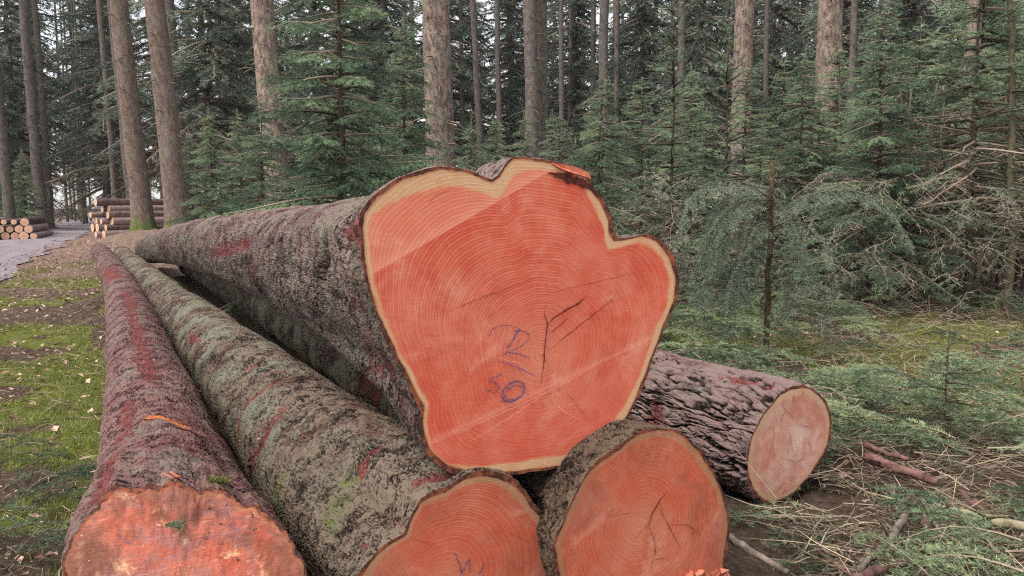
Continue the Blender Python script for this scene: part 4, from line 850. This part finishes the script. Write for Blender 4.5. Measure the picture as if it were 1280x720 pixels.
blades('moss', 'bright yellow-green moss cushions between the brash', 260000, reg_right, 42, .01, .035, .0018, M['grass'], lambda X, Y: sstep(.50, .60, fbm(X*.9+5, Y*.9, 31)+.14*sstep(4.5, 7, Y))*sstep(.5, .9, X-(1.52-(Y-3.4)*.5))*sstep(4., 5.2, Y))
def leaves(n, region, seed, name, label):
    rg = np.random.default_rng(seed); X, Y = region(rg, n); n = len(X); z = ground_h(X, Y)+rg.uniform(.005, .05, n); P0 = np.stack([X, Y, z], -1); a = rg.uniform(0, 6.283, n); s = .006+.03*rg.random(n)**1.8
    A = np.stack([np.cos(a), np.sin(a), rg.normal(0, .35, n)], -1)*s[:, None]; B = np.stack([-np.sin(a), np.cos(a), rg.normal(0, .35, n)], -1)*(s*.6)[:, None]
    V = np.stack([P0-A, P0-B+[0, 0, .006], P0+A, P0+B+[0, 0, .006]], 1).reshape(-1, 3); Q = np.arange(len(V)).reshape(-1, 4); T = np.concatenate([Q[:, [0, 1, 2]], Q[:, [0, 2, 3]]])
    tag(link(name, mesh_np(name, V, [T], [M['leaf']], [0], {'tone': np.repeat(rg.random(n), 4)})), label, 'leaves', kind='stuff')
def reg_leaf(rg, n):
    y = rg.uniform(6, 22, n); xr = -.9-(y-1.9)*.50; x = xr-rg.random(n)*3.2; m = (road_dist(x, y) < .35) & (rg.random(n) < sstep(8.5, 12, y)); return x[m], y[m]
leaves(5000, reg_leaf, 51, 'leaf_litter', 'copper brown fallen leaves between the road and the log tips')
leaves(3500, reg_left, 52, 'verge_leaves', 'single brown leaves and bark flakes on the mossy verge')
leaves(900, reg_right, 53, 'brash_leaves', 'single brown leaves between the spruce sprays')
# individual branches on the right-hand ground
def stick(name, label, pxs, r, mat, seed, cat='branch', up=.15, twigs=0, r1=None):
    rg = np.random.default_rng(seed); P = np.array([on_ground(x, y, up) for x, y in pxs]); t = np.linspace(0, 1, len(P)); tt = np.linspace(0, 1, 16); P = np.stack([np.interp(tt, t, P[:, k]) for k in range(3)], -1)+rg.normal(0, r*.10, (16, 3))
    base = P[0]; b = MB(); V, Q, T = tube(P-base, np.linspace(r, r1 or r*.6, 16), 10, True, .12, rg); b.add(V, Q, T, .5)
    for k in range(twigs):
        q = P[rg.integers(3, 15)]-base; d = unit(rg.normal(0, 1, 3)*[1, 1, .5]+[0, 0, .3]); L = rg.uniform(.08, .3); V, Q, T = tube([q, q+d*L*.5, q+d*L+rg.normal(0, .02, 3)], [r*.3, r*.2, r*.08], 5); b.add(V, Q, T, .4)
    o = link(name, b.mesh(name, mat), None, tuple(base)); return tag(o, label, cat)
M['br_grey'] = mat_simple('grey_branch_bark', (.06, .045, .038), (.22, .175, .14), 25, .85, .01)
M['br_red'] = mat_simple('reddish_branch_bark', (.07, .035, .03), (.21, .115, .10), 25, .85, .01)
M['br_moss'] = mat_simple('mossy_branch', (.12, .13, .03), (.30, .33, .08), 25, .9, .01)
M['br_olive'] = mat_simple('olive_branch_bark', (.12, .10, .055), (.30, .26, .17), 20, .85, .01)
stick('fallen_branch', 'reddish-brown thick broken branch lying in the brash right of the small log', [(1085, 572), (1120, 585), (1172, 602)], .028, M['br_red'], 1, twigs=4)
stick('fallen_branch', 'thin dark reddish branch just above the thick broken one', [(1082, 556), (1105, 566), (1136, 574)], .016, M['br_red'], 2)
stick('fallen_branch', 'greyish-olive pole running out of the lower right edge', [(1148, 632), (1200, 645), (1290, 660)], .030, M['br_olive'], 3, twigs=5)
stick('fallen_branch', 'purplish-red branch at the bottom edge right of the pile', [(1050, 735), (1095, 712), (1150, 697)], .020, M['br_red'], 4, twigs=2)
stick('fallen_branch', 'grey branch leaning towards the bottom edge left of the purplish one', [(1135, 640), (1115, 672), (1075, 712)], .018, M['br_grey'], 5, twigs=2)
stick('fallen_branch', 'dark stick under the small right log', [(905, 668), (940, 690), (985, 716)], .016, M['br_grey'], 6)
stick('fallen_branch', 'bright mossy stick at the foot of the thicket', [(1030, 383), (1060, 374), (1092, 364)], .022, M['br_moss'], 7, up=.08)
stick('fallen_branch', 'short brown branch stump in the brash near the lower right corner', [(1138, 622), (1150, 640), (1160, 660)], .024, M['br_red'], 8)
stick('fallen_branch', 'long thin pale twig arching over the brash at right', [(1160, 640), (1190, 690), (1215, 730)], .006, M['straw'], 9, up=.12)
stick('fallen_branch', 'dark branch fragment beside the olive pole at right', [(1210, 628), (1245, 640), (1270, 646)], .02, M['br_red'], 10, up=.06)
# a small seedling in the brash
rg = np.random.default_rng(61); me, tm = conifer(180, .62, .12, .36, 7, 4, .03, .14, .03, .004, .018, .0012, M['needle_brash'], r0=.007, droop=.1, tw=.0015)
proto_tree('seed', 'spruce_seedling', 'seedling', me, tm); p = on_ground(1178, 565); plant('seed', p[0], p[1], 'small upright spruce seedling with a thin brown stem in the brash')
# small things lying on the logs
def sprig_on(ctx, px, seed, name, label, L=.05, mat='needle_brash', n=3):
    rg = np.random.default_rng(seed); P = ctx['P'].reshape(-1, 3); x, y, d = proj(P); m = np.argmin(np.hypot(x-px[0], y-px[1])+d*6); p = P[m]
    fp = on_plane(*px, ctx['C0'], ctx['N'])
    if name == 'spruce_sprig': p = fp+ctx['N']*.03
    sg = Segs()
    for k in range(n):
        a = rg.uniform(-.5, .9); t = np.linspace(0, 1, 4); pts = np.stack([L*t*math.cos(a)-L/2, L*t*math.sin(a)*.6, .008+.01*t-.6*L*t*math.cos(a)*.6], -1); grow(sg, pts, .0015, rg, .009, .022, None, 0, rg.uniform(.2, .6), 1, .05)
    o = link(name, foliage_mesh(sg, name, rg, .0016, .012, .0011, [M[mat], M['twig']], .001), None, tuple(p+np.array([0, 0, .004]))); tag(o, label, 'sprig')
sprig_on(lef, (218, 666), 3, 'spruce_sprig', 'tiny dark green sprig lying on the torn end of the left log', .05)
sprig_on(lef, (272, 604), 4, 'moss_tuft', 'small green tuft in the gap beside the left log near its end', .06, 'grass')
def chip(ctx, px, seed, label, L=.05, mat='straw', a0=.4):
    rg = np.random.default_rng(seed); P = ctx['P'].reshape(-1, 3); x, y, d = proj(P); m = np.argmin(np.hypot(x-px[0], y-px[1])+d*10); p = P[m]+np.array([0, 0, .008]); b = MB()
    for k in range(4):
        a = a0+rg.normal(0, .15); dv = np.array([math.cos(a), math.sin(a), rg.normal(.25, .1)]); q = rg.normal(0, .008, 3)*[1, 1, .3]; V, Q, T = tube([q, q+dv*L*.5, q+dv*L*rg.uniform(.7, 1.2)], [.003, .0025, .001], 5); b.add(V, Q, T, .5)
    tag(link('wood_chip', b.mesh('wood_chip', M[mat]), None, tuple(p)), label, 'chip')
chip(cen, (322, 552), 1, 'pale yellow splinters lying on the grey-green log', .07)
chip(lef, (222, 601), 2, 'small orange chip lying on the left log near its torn end', .04, 'splinter', 2.6)
# twigs caught between left and middle logs
def gap_twigs():
    rg = np.random.default_rng(71)
    for k, (a, b_) in enumerate([((232, 484), (252, 490)), ((238, 500), (258, 508)), ((268, 560), (285, 600))]):
        P0 = at(*a, 4.2-k*.25); P1 = at(*b_, 4.15-k*.25); b = MB(); V, Q, T = tube(np.linspace(P0, P1, 5)-P0+rg.normal(0, .003, (5, 3)), np.linspace(.010, .006, 5), 7, True, .3, rg); b.add(V, Q, T, .4)
        tag(link('caught_stick', b.mesh('caught_stick', M['br_red']), None, tuple(P0)), ['short grey stub wedged between the left and middle logs', 'second grey stub wedged just below the first between the logs', 'dark thin stick in the gap near the torn end'][k], 'stick')
gap_twigs()
# ------------------------------------------------------------------ distant stacks of logs
M['pile_bark'] = mat_simple('pile_bark', (.08, .05, .05), (.30, .21, .195), 9, .9, .01, rand=.45)
def small_log(P0, ax, L, r, seed, label, group, nsmall=26):
    rg = np.random.default_rng(seed); ax = unit(np.array(ax, float)); root = empty('stacked_log', tuple(P0), label, 'log', group)
    t = np.linspace(0, L, 12); b = MB(); V, Q, T = tube(np.outer(t, ax)+rg.normal(0, r*.02, (12, 3)), r*(1-.02*t), nsmall, False, .10, rg); V = V+np.repeat(rg.normal(0, r*.05, (len(V)//nsmall, 1)), nsmall, 0)*np.array([0, 0, 1.]); b.add(V, Q, None, rg.random()); link('bark', b.mesh('bark', M['pile_bark']), root)
    for c, rr in ((V[:nsmall], 0), (V[-nsmall:], 1)):
        m = c.mean(0)+ax*(-.004 if rr == 0 else .004); VV = np.vstack([c*.985+m*.015, m[None]]); k = np.arange(nsmall); T = np.stack([k, (k+1) % nsmall, k*0+nsmall], -1)
        me = mesh_np('cut_end', VV, [T], [M['endwood2']], [0], {'tone': np.append(np.ones(nsmall), 0)}, False); link('cut_end', me, root)
m = N('stack_end_wood', .8); t = m.attr('tone'); f = m.math('ADD', t, m.math('MULTIPLY', m.math('SUBTRACT', m.rand(), .5), .3))
m.color(m.ramp(f, [(.2, (.62, .32, .20)), (.8, (.66, .40, .26)), (.93, (.70, .50, .32)), (1., (.25, .13, .09))])); M['endwood2'] = m.m
rowname = ['bottom', 'second', 'third', 'fourth', 'fifth', 'top']; ordn = ['first', 'second', 'third', 'fourth', 'fifth', 'sixth', 'seventh', 'eighth', 'ninth']
# low pile beyond the road, ends towards us
axp = unit(np.array([-.40, 1, 0])); pr = unit(np.array([1., .40, 0])); c0 = np.array([*px_ground(20, 25.5), 0])
g0 = float(ground_h(c0[0], c0[1]))
for row, cnt in enumerate([8, 7, 5]):
    x = 0
    for k in range(cnt):
        rr = .122*rng.uniform(.72, 1.2); P0 = c0+pr*(.45-k*.27-row*.13)+axp*rng.uniform(-.1, .1)+np.array([0, 0, g0+.13+row*.225])
        small_log(P0, axp, 3.2, rr, 500+row*20+k, '%s log from right, %s row, low pile beyond the road' % (ordn[k], ['bottom', 'middle', 'top'][row]), 'logs of the low pile beyond the road')
# tall stack beside the mossy-footed tree, seen along its side
aa = R_(48); axs = np.array([math.cos(aa), math.sin(aa), 0]); pn = np.array([math.sin(aa), -math.cos(aa), 0]); c0 = np.array([*px_ground(132, 25.5), 0]); g0 = float(ground_h(c0[0], c0[1]))
for row, cnt in enumerate([3, 3, 3, 3, 2, 2]):
    for k in range(cnt):
        rr = .118*rng.uniform(.75, 1.22); P0 = c0-pn*(k*.25+row*.08-.05)+axs*rng.uniform(-.3, .3)+np.array([0, 0, g0+.12+row*.205])
        small_log(P0, axs, 4.2, rr, 600+row*20+k, '%s log from front, %s row, tall stack by the mossy-footed trunk' % (ordn[k], ['bottom', 'second', 'third', 'fourth', 'fifth', 'top'][row]), 'logs of the tall stack by the trunk')
# ------------------------------------------------------------------ haze between the trees
if HAZE:
    bx = [(-120, -10, -1.2), (120, 110, 34)]
    V = np.array([[bx[i][0], bx[j][1], bx[k][2]] for i in (0, 1) for j in (0, 1) for k in (0, 1)]); Q = np.array([[0, 1, 3, 2], [4, 6, 7, 5], [0, 4, 5, 1], [2, 3, 7, 6], [0, 2, 6, 4], [1, 5, 7, 3]])
    hm = bpy.data.materials.new('haze'); hm.use_nodes = True; t = hm.node_tree; t.nodes.clear(); v = t.nodes.new('ShaderNodeVolumePrincipled'); v.inputs['Density'].default_value = HAZE; v.inputs['Color'].default_value = (.92, .94, 1, 1)
    oo = t.nodes.new('ShaderNodeOutputMaterial'); t.links.new(v.outputs[0], oo.inputs['Volume']); tag(link('haze', mesh_np('haze', V, [Q], [hm])), kind='stuff')
